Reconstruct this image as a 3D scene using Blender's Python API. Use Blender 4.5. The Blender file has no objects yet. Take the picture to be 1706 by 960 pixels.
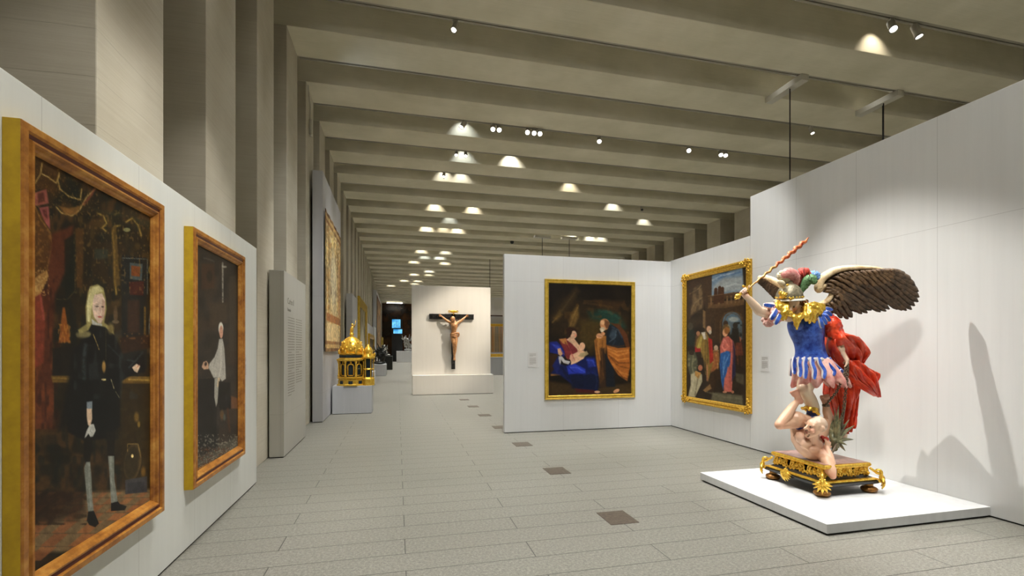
import bpy, bmesh, math, random
import numpy as np
from mathutils import Vector, Matrix, noise as mnoise
random.seed(7)
rng = np.random.RandomState(5)
D = bpy.data; COL = bpy.context.scene.collection; SC = bpy.context.scene
PI = math.pi
# ------------------------------------------------------------------ camera, light, exposure
TH = math.atan2(191, 787); CT, ST = math.cos(TH), math.sin(TH)
FPX = 787.0; EYE = 1.6
cam = D.cameras.new('camera'); camo = D.objects.new('camera', cam); COL.objects.link(camo)
cam.lens = FPX / 1706 * 36; cam.sensor_width = 36; cam.shift_y = 100 / 1706
cam.clip_start = .05; cam.clip_end = 200
camo.location = (0, 0, EYE); camo.rotation_euler = (PI / 2, 0, -TH)
SC.camera = camo
SC.view_settings.view_transform = 'Standard'; SC.view_settings.look = 'None'
SC.view_settings.exposure = 0.45; SC.view_settings.gamma = 1.0
SC.view_settings.use_curve_mapping = False
w = D.worlds.new('world'); SC.world = w; w.use_nodes = True
w.node_tree.nodes['Background'].inputs[0].default_value = (.9, .95, 1, 1)
w.node_tree.nodes['Background'].inputs[1].default_value = .35
WARM = (1, .89, .74); NEUT = (1, .97, .925); COOL = (.84, .92, 1)
def spot(x, y, z, tx, ty, tz, power, ang, col=NEUT, blend=.35, rad=.03):
    l = D.lights.new('lamp_light', 'SPOT'); l.energy = power; l.spot_size = math.radians(ang)
    l.spot_blend = blend; l.color = col; l.shadow_soft_size = rad
    o = D.objects.new('lamp_light', l); COL.objects.link(o); o.location = (x, y, z)
    o.rotation_euler = (Vector((tx, ty, tz)) - Vector((x, y, z))).to_track_quat('-Z', 'Y').to_euler()
    return o
def area(x, y, z, sx, sy, power, spread, col=NEUT):
    l = D.lights.new('bay_fill_light', 'AREA'); l.shape = 'RECTANGLE'; l.size = sx; l.size_y = sy
    l.energy = power; l.color = col; l.spread = math.radians(spread)
    o = D.objects.new('bay_fill_light', l); COL.objects.link(o); o.location = (x, y, z)
    return o
PITCH = 1.745; Y0 = 3.49; WID = .872; BZ = 7.1; XL = -1.83; XR = 13.35; RD = 1.0
# general fill: unseen area lights added high in the bays to brighten the hall
for k in range(-5, 31):
    area(XL + 7.6, Y0 + PITCH * k + WID + .436, BZ + .95, 14.4, .3, 112 if k < 8 else 108, 44, (1, .99, .97))
# spots aimed at the exhibits, on the tracks in the bays; plus added fills
spot(1.8, 6.85, 7.05, 4.85, 3.9, 1.1, 1250, 34, NEUT, .5, .03)          # statue, key
spot(1.2, 1.3, 7.05, 4.5, 4.2, 1.4, 800, 28, NEUT, .6, .35)  # unseen broad fill added for the front of the statue
spot(3.2, 1.4, 7.05, 5.45, 4.3, 2.6, 90, 60, NEUT, .9, .2)           # added soft wash that lifts the upper right wall
spot(3.4, 2.9, 7.05, 3.6, 8.6, 1.8, 680, 42, (1, .985, .97), .5, .03)           # Holy Family picture
spot(2.2, 4.7, 7.05, 5.4, 7.3, 2.0, 560, 38, (1, .985, .97), .5, .03)           # picture on the right partition
spot(1.9, 1.2, 7.05, -1.6, 3.2, 1.6, 500, 40, NEUT, .5, .03)          # big portrait
spot(1.9, 3.0, 7.05, -1.6, 4.9, 1.6, 480, 38, NEUT, .5, .03)          # second portrait
spot(2.3, 11.4, 6.95, -1.55, 12.3, 2.8, 750, 44, NEUT, .5, .03)       # tapestry
spot(.95, 8.05, 6.9, -1.05, 12.4, 1.1, 700, 20, NEUT, .5, .03)        # gilt shrine
spot(5.6, 13.1, 6.95, 1.9, 16.6, 2.1, 1600, 30, WARM, .8, .02)         # crucifix
spot(3.0, 11.4, 6.95, 1.9, 16.6, 1.7, 160, 34, WARM, .8, .03)
spot(-1.55, 10.25, 6.55, .3, 9.2, 7.1, 14, 70, (.62, .76, 1), .9, .1)  # invented cool uplight, makes the bluish glow under the beam
for k, (x, y) in enumerate(((.5, 20), (-.2, 28), (.3, 36), (2.4, 26), (0, 44), (1, 52))):
    spot(x + 1, y - 3, 7.05, x - .6, y, 0, 350, 50, NEUT, .8, .05)
spot(1.6, 7.95, 7.05, -1.6, 8.3, 1.7, 430, 36, (1, .98, .95), .9, .05)     # added fill to brighten the text panel
spot(.9, 6.2, 7.05, -1.7, 10.4, 1.6, 320, 50, (.95, .98, 1), 1, .08)      # added soft fill for the panel ends and column feet
# lamps inside the bays whose cones graze the face of the next beam
POOLS = [(8.57, 2, 1, .55, WARM), (1.61, 5, .8, .5, COOL), (3.3, 6, 2, .8, NEUT), (1.85, 6, .8, .5, COOL), (1.45, 7, .9, .45, NEUT),
 (2.03, 7, .9, .5, NEUT), (5.84, 7, 1, .5, WARM), (1.42, 9, 1.6, .6, WARM), (2.96, 9, 1.6, .6, WARM), (8.34, 8, 1.2, .8, NEUT),
 (10.69, 9, 1, .7, NEUT), (2.2, 10, .5, .5, COOL), (1.3, 11, 1.8, .7, WARM), (2.1, 11, .8, .5, WARM), (2.75, 11, 1.6, .6, WARM),
 (8.6, 11, 1.2, .7, NEUT), (9.6, 11, 1.4, .8, NEUT), (10.2, 11, .9, .5, NEUT), (1.3, 14, 1.4, .6, WARM), (2.7, 14, 1, .6, NEUT),
 (1.6, 15, .8, .6, COOL), (2.5, 15, 1.4, .6, COOL), (1.0, 16, 1.5, .6, WARM), (3.0, 16, 1.5, .6, WARM), (2.2, 18, 1.6, .7, NEUT),
 (1.2, 19, 1.5, .7, WARM), (2.3, 19, 1, .6, WARM), (.5, 21, 1.6, .8, WARM), (1.6, 21, 1.4, .6, WARM), (-.6, 23, 1.6, .7, WARM), (1.4, 22, 1.3, .6, WARM)]
for x, k, s, sp, c in POOLS:
    yf = Y0 + PITCH * k
    spot(x, yf - .34, BZ + .5, x + .05, yf - .06, BZ - .02 , 26 * s, 84, c, .9, .02)
# ------------------------------------------------------------------ helpers
def P(u, v, d):
    a = (u - 853) / FPX; b = (580 - v) / FPX
    return Vector(((a * CT + ST) * d, (-a * ST + CT) * d, EYE + b * d))
WL = {}
def wl(o): return WL.get(o.name, Vector((0, 0, 0)))
def tag(o, label=None, cat=None, group=None, kind=None):
    if label: o['label'] = label
    if cat: o['category'] = cat
    if group: o['group'] = group
    if kind: o['kind'] = kind
    return o
def thing(name, loc, label, cat, group=None):
    o = D.objects.new(name, None); COL.objects.link(o); o.location = loc; o.empty_display_size = .1
    WL[o.name] = Vector(loc); return tag(o, label, cat, group)
def copy_tree(o, loc, label, group=None, rz=0):
    r = o.copy(); COL.objects.link(r); r.location = loc; r.rotation_euler = (0, 0, rz)
    r['label'] = label
    if group: r['group'] = group
    for ch in o.children:
        c_ = ch.copy(); COL.objects.link(c_); c_.parent = r
        for g in ch.children:
            d_ = g.copy(); COL.objects.link(d_); d_.parent = c_
    return r
class MB:
    def __init__(s): s.v = []; s.f = []
    def add(s, vs, fs):
        n = len(s.v); s.v += [Vector(p) for p in vs]; s.f += [tuple(i + n for i in f) for f in fs]; return s
    def box(s, x0, x1, y0, y1, z0, z1, M=None):
        vs = [Vector(p) for p in ((x0,y0,z0),(x1,y0,z0),(x1,y1,z0),(x0,y1,z0),(x0,y0,z1),(x1,y0,z1),(x1,y1,z1),(x0,y1,z1))]
        if M: vs = [M @ p for p in vs]
        return s.add(vs, [(0,3,2,1),(4,5,6,7),(0,1,5,4),(1,2,6,5),(2,3,7,6),(3,0,4,7)])
    def bbox(s, x0, x1, y0, y1, z0, z1, b=.01, M=None):       # bevelled box
        bm = bmesh.new(); bmesh.ops.create_cube(bm, size=1)
        for v in bm.verts: v.co = Vector(((x0+x1)/2 + v.co.x*(x1-x0), (y0+y1)/2 + v.co.y*(y1-y0), (z0+z1)/2 + v.co.z*(z1-z0)))
        bmesh.ops.bevel(bm, geom=bm.edges[:], offset=b, segments=2, affect='EDGES', profile=.5)
        return s.frombm(bm, M)
    def frombm(s, bm, M=None):
        bm.verts.index_update(); vs = [v.co.copy() for v in bm.verts]
        if M: vs = [M @ p for p in vs]
        s.add(vs, [tuple(v.index for v in f.verts) for f in bm.faces]); bm.free(); return s
    def ring_sweep(s, rings, cap=True, closed=False):
        n = len(rings[0]); vs = [p for r in rings for p in r]; fs = []
        m = len(rings)
        for i in range(m if closed else m - 1):
            j = (i + 1) % m
            for k in range(n):
                k2 = (k + 1) % n
                fs.append((i*n+k, i*n+k2, j*n+k2, j*n+k))
        if cap and not closed: fs.append(tuple(range(n-1, -1, -1))); fs.append(tuple((m-1)*n + k for k in range(n)))
        return s.add(vs, fs)
    def tube(s, pts, r, n=8, cap=True, flat=1.0):
        pts = [Vector(p) for p in pts]; rs = r if isinstance(r, (list, tuple)) else [r] * len(pts)
        rings = []; up = Vector((0, 0, 1)); prev = None
        for i, p in enumerate(pts):
            t = (pts[min(i+1, len(pts)-1)] - pts[max(i-1, 0)])
            t = t.normalized() if t.length > 1e-9 else Vector((0, 0, 1))
            if prev is None: a = t.orthogonal().normalized()
            else: a = (prev - t * prev.dot(t)); a = a.normalized() if a.length > 1e-6 else t.orthogonal().normalized()
            prev = a; b = t.cross(a)
            rings.append([p + (a * math.cos(q) + b * math.sin(q) * flat) * rs[i] for q in (2*PI*k/n for k in range(n))])
        return s.ring_sweep(rings, cap)
    def lathe(s, prof, c=(0,0,0), n=24, M=None, sx=1, sy=1):
        c = Vector(c); rings = []
        for r, z in prof:
            ring = [Vector((math.cos(2*PI*k/n)*r*sx, math.sin(2*PI*k/n)*r*sy, z)) for k in range(n)]
            rings.append([(M @ p if M else p) + c for p in ring])
        return s.ring_sweep(rings, False, True) if prof[0][0] > 0 and prof[-1][0] > 0 else s.ring_sweep(rings, True)
    def ell(s, c, r, M=None, seg=12, rings_=8):
        r = (r, r, r) if not isinstance(r, (tuple, list)) else r
        c = Vector(c); vs = [Vector((0, 0, r[2]))]; fs = []
        for i in range(1, rings_):
            a = PI * i / rings_
            for k in range(seg):
                q = 2*PI*k/seg; vs.append(Vector((math.sin(a)*math.cos(q)*r[0], math.sin(a)*math.sin(q)*r[1], math.cos(a)*r[2])))
        vs.append(Vector((0, 0, -r[2])))
        for k in range(seg): fs.append((0, 1+k, 1+(k+1) % seg))
        for i in range(rings_-2):
            for k in range(seg):
                a = 1+i*seg; fs.append((a+k, a+seg+k, a+seg+(k+1) % seg, a+(k+1) % seg))
        a = 1+(rings_-2)*seg; L = len(vs)-1
        for k in range(seg): fs.append((a+k, L, a+(k+1) % seg))
        if M: vs = [M @ p for p in vs]
        return s.add([p + c for p in vs], fs)
    def cap(s, p0, p1, r0, r1, n=12):
        p0 = Vector(p0); p1 = Vector(p1)
        s.tube([p0, p0.lerp(p1, .5), p1], [r0, (r0+r1)/2, r1], n); s.ell(p0, r0); s.ell(p1, r1); return s
    def grid(s, pts, nx, ny, close=False):
        fs = []
        for j in range(ny-1):
            for i in range(nx-1): fs.append((j*nx+i, j*nx+i+1, (j+1)*nx+i+1, (j+1)*nx+i))
            if close: fs.append((j*nx+nx-1, j*nx, (j+1)*nx, (j+1)*nx+nx-1))
        return s.add(pts, fs)
    def build(s, name, mat, parent=None, smooth=False, solid=0, bevel=0, auto=None):
        off = wl(parent) if parent else Vector((0, 0, 0))
        me = D.meshes.new(name); me.from_pydata([p - off for p in s.v], [], s.f); me.validate()
        o = D.objects.new(name, me); COL.objects.link(o)
        if mat: me.materials.append(mat)
        if parent: o.parent = parent
        WL[o.name] = off
        bm = bmesh.new(); bm.from_mesh(me); bmesh.ops.recalc_face_normals(bm, faces=bm.faces); bm.to_mesh(me); bm.free()
        if solid: m = o.modifiers.new('s', 'SOLIDIFY'); m.thickness = solid; m.offset = 0
        if bevel: m = o.modifiers.new('b', 'BEVEL'); m.width = bevel; m.segments = 2; m.limit_method = 'ANGLE'
        if smooth:
            for p in me.polygons: p.use_smooth = True
            if auto:
                m = None
                me.set_sharp_from_angle(angle=math.radians(auto))
        return o
def struct(name, mb, mat, **k):
    return tag(mb.build(name, mat, **k), kind='structure')
# ------------------------------------------------------------------ materials
def srgb(r, g, b): return tuple(((c/255)/12.92 if c/255 <= .04045 else ((c/255+.055)/1.055)**2.4) for c in (r, g, b)) + (1,)
class NT:
    def __init__(s, name, rough=.6, metal=0, col=None):
        s.m = D.materials.new(name); s.m.use_nodes = True; s.t = s.m.node_tree; s.b = s.t.nodes['Principled BSDF']
        s.b.inputs['Roughness'].default_value = rough; s.b.inputs['Metallic'].default_value = metal
        if col: s.b.inputs['Base Color'].default_value = srgb(*col)
        s._co = None
    def n(s, typ, **k):
        x = s.t.nodes.new(typ)
        for a, b in k.items(): setattr(x, a, b)
        return x
    def l(s, a, b): s.t.links.new(a, b)
    def co(s, scale=(1, 1, 1), which='Object'):
        if s._co is None: s._co = s.n('ShaderNodeTexCoord')
        m = s.n('ShaderNodeMapping'); m.inputs['Scale'].default_value = scale; s.l(s._co.outputs[which], m.inputs[0]); return m.outputs[0]
    def noise(s, scale, sc=(1, 1, 1), detail=4, rough=.6, dist=0):
        x = s.n('ShaderNodeTexNoise'); x.inputs['Scale'].default_value = scale; x.inputs['Detail'].default_value = detail
        x.inputs['Roughness'].default_value = rough; x.inputs['Distortion'].default_value = dist
        s.l(s.co(sc), x.inputs['Vector']); return x.outputs['Fac']
    def ramp(s, f, stops):
        r = s.n('ShaderNodeValToRGB'); e = r.color_ramp.elements
        while len(e) < len(stops): e.new(.5)
        for q, (p, c) in zip(e, stops): q.position = p; q.color = srgb(*c) if len(c) == 3 else c
        s.l(f, r.inputs[0]); return r.outputs[0]
    def mix(s, f, a, b, mode='MIX'):
        x = s.n('ShaderNodeMix', data_type='RGBA', blend_type=mode)
        for i, q in ((0, f), (6, a), (7, b)):
            if hasattr(q, 'links') or hasattr(q, 'is_linked'): s.l(q, x.inputs[i])
            else: x.inputs[i].default_value = q if i == 0 else (srgb(*q) if len(q) == 3 else q)
        return x.outputs[2]
    def math(s, op, a, b=0):
        x = s.n('ShaderNodeMath', operation=op)
        for i, q in ((0, a), (1, b)):
            if hasattr(q, 'is_linked'): s.l(q, x.inputs[i])
            else: x.inputs[i].default_value = q
        return x.outputs[0]
    def color(s, c): s.l(c, s.b.inputs['Base Color']); return s
    def bump(s, f, strength=.3, dist=.01):
        x = s.n('ShaderNodeBump'); x.inputs['Strength'].default_value = strength; x.inputs['Distance'].default_value = dist
        s.l(f, x.inputs['Height']); s.l(x.outputs[0], s.b.inputs['Normal']); return s
M = {}
GM = .62
def concrete(name, c0, c1, axis):       # board-marked concrete: boards along axis
    m = NT(name, .85)
    big = m.noise(.9, (1, 1, 1), 3); sc = {'h': (.5, .5, 14), 'x': (.4, 12, 12)}[axis]
    grain = m.noise(1.6, {'h': (.8, .8, 30), 'x': (1, 28, 28)}[axis], 4, .7)
    w_ = m.n('ShaderNodeTexWave', wave_type='BANDS', bands_direction='Z' if axis == 'h' else 'Y', wave_profile='SAW')
    w_.inputs['Scale'].default_value = 1.05 if axis == 'h' else 1.05; w_.inputs['Distortion'].default_value = .6; w_.inputs['Detail'].default_value = 2
    m.l(m.co(), w_.inputs['Vector'])
    line = m.ramp(w_.outputs['Fac'], [(0, (0, 0, 0)), (.018, (255, 255, 255)), (1, (255, 255, 255))])
    f = m.math('ADD', m.math('MULTIPLY', big, .72), m.math('MULTIPLY', grain, .28))
    c = m.ramp(f, [(.33, c0), (.66, c1)])
    c = m.mix(.12 if axis == 'h' else .0, c, line, 'MULTIPLY')
    m.color(c); h = m.math('ADD', m.math('MULTIPLY', grain, .5), m.math('MULTIPLY', line, .4)); m.bump(h, .3, .006)
    return m.m
M['conc_col'] = concrete('board_concrete', (178, 169, 148), (202, 196, 178), 'h')
M['conc_beam'] = concrete('beam_concrete', (198, 192, 166), (220, 213, 190), 'x')
def white(name, col, joints=None):
    m = NT(name, .55); n1 = m.noise(1.3, (9, 9, .35), 4, .65); n2 = m.noise(.8, (1, 1, 1), 2)
    a = tuple(int(c*.955) for c in col); c = m.ramp(m.math('ADD', m.math('MULTIPLY', n1, .6), m.math('MULTIPLY', n2, .4)), [(.35, a), (.62, col)])
    m.color(c); m.bump(n1, .12, .003); return m.m
M['white'] = white('partition_paint', (218, 218, 217))
M['plinth'] = white('plinth_paint', (204, 205, 204))
M['greyp'] = white('grey_panel_paint', (176, 178, 180))
m = NT('granite_floor', .5)
br = m.n('ShaderNodeTexBrick'); br.offset = .5; br.offset_frequency = 2; br.squash = 1
for i, v_ in (('Scale', 1), ('Mortar Size', .004), ('Mortar Smooth', .1), ('Bias', 0), ('Brick Width', 1.945), ('Row Height', .291)): br.inputs[i].default_value = v_
br.inputs['Color1'].default_value = (0, 0, 0, 1); br.inputs['Color2'].default_value = (1, 1, 1, 1); br.inputs['Mortar'].default_value = (.5, .5, .5, 1)
mp = m.n('ShaderNodeMapping'); mp.inputs['Location'].default_value = (-.06, .02, 0); m.l(m.co(), mp.inputs[0]); m.l(mp.outputs[0], br.inputs['Vector'])
sp = m.noise(45, (1, 1, 1), 3, .8); sp2 = m.noise(190, (1, 1, 1), 2, .7); bg = m.noise(.35, (1, 1, 1), 3)
sa = m.math('ADD', m.math('MULTIPLY', sp, .5), m.math('MULTIPLY', sp2, .5))
g = m.ramp(sa, [(.38, (76, 75, 69)), (.5, (115, 113, 104)), (.62, (151, 149, 139))])
g = m.mix(m.math('MULTIPLY', br.outputs['Color'], .12), g, (112, 108, 98))
g = m.mix(m.math('MULTIPLY', bg, .3), g, (120, 116, 104))
g = m.mix(m.math('MULTIPLY', br.outputs['Fac'], .9), g, (44, 41, 36))
m.color(g); m.bump(m.math('SUBTRACT', m.math('MULTIPLY', sa, .15), br.outputs['Fac']), .3, .003); M['floor'] = m.m
m.l(m.ramp(sa, [(.3, (170, 170, 170)), (.7, (200, 200, 200))]), m.b.inputs['Roughness'])
M['black'] = NT('black_shadow_gap', .6, 0, (22, 22, 22)).m
M['dark'] = NT('dark_cable', .5, .3, (38, 36, 33)).m
M['track'] = NT('track_paint', .5, 0, (150, 145, 128)).m
M['lampw'] = NT('lamp_paint', .4, 0, (190, 186, 172)).m
M['lampb'] = NT('lamp_rim', .4, 0, (30, 30, 30)).m
m = NT('lamp_lens', .3); m.b.inputs['Emission Color'].default_value = (1, .95, .85, 1); m.b.inputs['Emission Strength'].default_value = 9; M['lens'] = m.m
def gold(name, a, b, rough=.32, scale=30, metal=.62, bump=.3):
    m = NT(name, rough, metal); n1 = m.noise(scale, (1, 1, 1), 4, .7); m.color(m.ramp(n1, [(.35, a), (.65, b)])); m.bump(n1, bump, .004); return m.m
M['gold'] = gold('gilding', (196, 146, 36), (240, 198, 80))
M['goldpale'] = gold('pale_gilding', (196, 160, 52), (228, 196, 88), .4, 12)
M['goldbright'] = gold('burnished_gilding', (205, 150, 30), (250, 215, 95), .25, 40)
m = NT('stained_frame_wood', .38, .15); n1 = m.noise(2.2, (3, 3, 3), 5, .7); n2 = m.noise(14, (1, 1, 1), 3)
m.color(m.ramp(m.math('ADD', m.math('MULTIPLY', n1, .6), m.math('MULTIPLY', n2, .4)), [(.36, (128, 76, 26)), (.5, (172, 112, 42)), (.66, (204, 150, 70))])); m.bump(n2, .15, .002); M['framewood'] = m.m
M['frameyellow'] = gold('yellow_frame_side', (176, 140, 4), (204, 166, 14), .6, 5, .0, .05)
M['brownred'] = NT('red_brown_moulding', .4, .1, (96, 34, 10)).m
M['bronzeplate'] = gold('floor_plate_bronze', (74, 64, 54), (94, 84, 72), .55, 30, .3, .2)
M['textink'] = NT('grey_lettering', .7, 0, (128, 124, 112)).m
M['caption'] = NT('caption_card', .6, 0, (212, 212, 210)).m
def colattr(name, rough=.45, coat=0):
    m = NT(name, rough); a = m.n('ShaderNodeVertexColor'); a.layer_name = 'Col'; m.l(a.outputs[0], m.b.inputs['Base Color'])
    f = m.noise(700, (1, 1, 1), 2); m.bump(f, .05, .001)
    m.b.inputs['Specular IOR Level'].default_value = .2 if name == 'oil_paint' else .5
    if coat: m.b.inputs['Coat Weight'].default_value = coat; m.b.inputs['Coat Roughness'].default_value = .25
    return m.m
M['paint'] = colattr('oil_paint', .5)
M['textile'] = colattr('woven_wool', .9)
M['poly'] = colattr('polychrome', .42, .15)
# ------------------------------------------------------------------ hall structure
struct('floor', MB().box(-6, 20, -8, 62, -.2, 0), M['floor'])
NK = 33
idx = 0
for k in range(-6, NK):
    y = Y0 + PITCH * k; idx += 1
    mb = MB().box(XL - RD, XL, y, y + WID, 0, BZ).box(XR, XR + RD, y, y + WID, 0, BZ)
    o1 = struct('trim_%d' % idx, mb, M['conc_col'], bevel=.008)
    mb = MB().box(XL - RD, XR + RD, y, y + WID, BZ, BZ + 1.1); idx += 1
    struct('trim_%d' % idx, mb, M['conc_beam'], bevel=.008)
YA, YB = Y0 + PITCH * -6 - .9, Y0 + PITCH * (NK - 1) + WID
struct('wall_near', MB().box(XL - RD, XR + RD, YA - .3, YA, 0, BZ + 1.4), M['conc_col'])
struct('ceiling', MB().box(XL - RD, XR + RD, YA, YB + .9, BZ + 1.1, BZ + 1.4), M['conc_beam'])
struct('wall_left', MB().box(XL - RD - .3, XL - RD, YA, YB + .9, -.2, BZ + 1.4), M['conc_col'])
struct('wall_right', MB().box(XR + RD, XR + RD + .3, YA, YB + .9, -.2, BZ + 1.4), M['conc_col'])
# low infill between the columns, flush with their faces
for nm, xa, xb in (('baseboard_left', XL - .35, XL), ('baseboard_right', XR, XR + .35)):
    mb = MB()
    for k in range(-6, NK): mb.box(xa, xb, Y0 + PITCH * k + WID, Y0 + PITCH * (k + 1), 0, .55)
    struct(nm, mb, M['conc_col'])
# far end
m = NT('dark_end_glazing', .25); n1 = m.noise(.5, (1, 1, 1), 3); m.color(m.ramp(n1, [(.4, (34, 20, 8)), (.6, (86, 50, 18))])); M['endwall'] = m.m
struct('wall_far', MB().box(XL - RD, XR + RD, YB + .9, YB + 1.2, 0, BZ + 1.1), M['endwall'])
# lighting tracks in three bays
TRK = []
for i, k in enumerate((-2, 0, 1, 2, 3, 4, 5, 6, 7)):
    y = Y0 + PITCH * k + WID
    mb = MB().box(XL + .02, XR - .02, y + .03, y + .075, BZ + .03, BZ + .09).box(XL + .02, XR - .02, y + .1, y + .145, BZ + .03, BZ + .09).box(XL + .02, XR - .02, y + .03, y + .145, BZ + .075, BZ + .12)
    o = mb.build('lighting_track', M['track'])
    near = {-2: 'behind the viewer', 0: 'first in the nearest gap', 1: 'cutting the upper right corner of the photo', 7: 'three gaps beyond the bright row of spotlights', 3: 'one gap nearer than the bright row of spotlights', 2: 'along the gap with the hanger beams', 4: 'in the gap with the bright row of spotlights', 5: 'one gap beyond the bright row of spotlights', 6: 'two gaps beyond the bright row of spotlights'}[k]
    tag(o, 'slim grey lighting track, ' + near, 'lighting track', 'lighting tracks between the beams')
# ------------------------------------------------------------------ partitions and plinths
def joint_white(name, col, axis, off, pitch, zs=()):
    m = NT(name, .55); n1 = m.noise(1.3, (9, 9, .35), 4, .65); n2 = m.noise(.8, (1, 1, 1), 2)
    a = tuple(int(c*.965) for c in col); c = m.ramp(m.math('ADD', m.math('MULTIPLY', n1, .6), m.math('MULTIPLY', n2, .4)), [(.3, a), (.7, col)])
    sx = m.n('ShaderNodeSeparateXYZ'); m.l(m.co(), sx.inputs[0])
    fr = m.math('FRACT', m.math('DIVIDE', m.math('ADD', sx.outputs[axis], -off + 40 * pitch), pitch))
    ln = m.math('LESS_THAN', fr, .0035 / pitch)
    for z in zs:
        q = m.math('LESS_THAN', m.math('ABSOLUTE', m.math('ADD', sx.outputs[2], -z)), .0018)
        ln = m.math('MAXIMUM', ln, q)
    c = m.mix(m.math('MULTIPLY', ln, .45), c, (120, 118, 114)); m.color(c); m.bump(n1, .12, .003); return m.m
M['w_left'] = joint_white('partition_paint_left', (219, 221, 215), 1, 2.67, .858)
M['w_right'] = joint_white('partition_paint_right', (220, 221, 219), 1, 3.724, .892, (2.852,))
M['w_front'] = joint_white('partition_paint_front', (220, 222, 221), 0, 1.95, 1.16, (2.86,))
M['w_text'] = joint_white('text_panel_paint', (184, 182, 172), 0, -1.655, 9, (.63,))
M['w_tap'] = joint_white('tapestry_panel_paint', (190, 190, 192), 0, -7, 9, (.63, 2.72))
M['w_crux'] = joint_white('crucifix_panel_paint', (226, 222, 214), 0, -9, 30, ())
def partition(name, x0, x1, y0, y1, z1, mat, label, cat='partition wall', group=None, gap=.014):
    o = MB().box(x0, x1, y0, y1, gap, z1).build(name, mat, bevel=.003); tag(o, label, cat, group)
    MB().box(x0+.012, x1-.012, y0+.012, y1-.012, 0, gap).build('shadow_gap', M['black'], o)
    return o
partition('partition_wall', -1.74, -1.62, -1.5, 6.15, 2.78, M['w_left'], 'low white partition wall on the left carrying the two tall portraits')
partition('partition_wall', 5.45, 5.6, -2.2, 6.40, 4.005, M['w_right'], 'tallest white partition wall, on the right behind the winged statue')
partition('partition_wall', 5.45, 5.6, 6.403, 8.745, 3.385, M['w_right'], 'lower white partition wall meeting the corner, carrying the ornate framed crowd picture')
partition('partition_wall', 1.945, 5.447, 8.63, 8.745, 3.365, M['w_front'], 'white partition wall facing the viewer with the gold framed seated mother picture')
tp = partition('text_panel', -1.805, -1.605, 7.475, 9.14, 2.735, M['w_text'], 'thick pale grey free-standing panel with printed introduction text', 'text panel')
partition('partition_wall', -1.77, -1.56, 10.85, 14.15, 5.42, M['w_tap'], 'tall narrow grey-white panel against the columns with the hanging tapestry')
pl = MB().box(.5, 3.28, 16.28, 16.9, .014, .67).build('crucifix_plinth', M['w_crux'], bevel=.004); tag(pl, 'wide low off-white base in front of the crucifix wall', 'plinth')
MB().box(.52, 3.26, 16.3, 16.88, 0, .014).build('shadow_gap', M['black'], pl)
o = MB().box(.48, 3.24, 16.6, 16.8, .673, 3.76).build('partition_wall', M['w_crux'], bevel=.004); tag(o, 'free-standing off-white wall slab with the black crucifix', 'partition wall')
# grow wall slab to stand on the base block
st = MB().bbox(3.55, 5.445, 3.27, 5.0, .018, .1, .003).build('statue_plinth', M['plinth']); tag(st, 'broad low white platform on the floor under the winged statue', 'plinth')
MB().box(3.57, 5.44, 3.29, 4.98, 0, .018).build('shadow_gap', M['black'], st)
gp = MB().bbox(-1.52, -.605, 12.03, 12.75, .012, .68, .003).build('shrine_plinth', M['greyp']); tag(gp, 'grey-white block plinth under the gilt domed shrine', 'plinth')
MB().box(-1.5, -.62, 12.05, 12.73, 0, .012).build('shadow_gap', M['black'], gp)
# ------------------------------------------------------------------ floor plates
for k in range(0, 9):
    y = 3.93 + PITCH * k; b = (1.875, 2.155)
    o = MB().bbox(b[0], b[1], y, y + .33, -.01, .0035, .0015).build('floor_plate', M['bronzeplate'])
    w_ = ['nearest the viewer, beside the statue platform', 'second from the viewer', 'third from the viewer, before the gold framed picture', 'beside the end of the white partition', 'first beyond the end of the white partition', 'second beyond the end of the white partition', 'just before the crucifix base', 'at the foot of the crucifix base', 'beyond'][k]
    if k < 7: tag(o, 'small square bronze floor box lid, ' + w_, 'floor box', 'floor box lids in a row')
    else: D.objects.remove(o)
# ------------------------------------------------------------------ picture painter
def vnoise(U, V, s, seed):
    r = np.random.RandomState(seed); g = r.rand(64, 64)
    x = U / s; y = V / s; xi = np.floor(x).astype(int); yi = np.floor(y).astype(int); fx = x - xi; fy = y - yi
    fx = fx*fx*(3-2*fx); fy = fy*fy*(3-2*fy); a = g[xi % 64, yi % 64]; b = g[(xi+1) % 64, yi % 64]; c = g[xi % 64, (yi+1) % 64]; d = g[(xi+1) % 64, (yi+1) % 64]
    return (a*(1-fx)+b*fx)*(1-fy)+(c*(1-fx)+d*fx)*fy
def lin(c):
    c = np.array(c, float)/255; return np.where(c <= .04045, c/12.92, ((c+.055)/1.055)**2.4)
def proj(p):
    d = p[..., 0]*ST + p[..., 1]*CT
    return 853 + FPX*(p[..., 0]*CT - p[..., 1]*ST)/d, 580 - FPX*(p[..., 2]-EYE)/d
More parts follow.
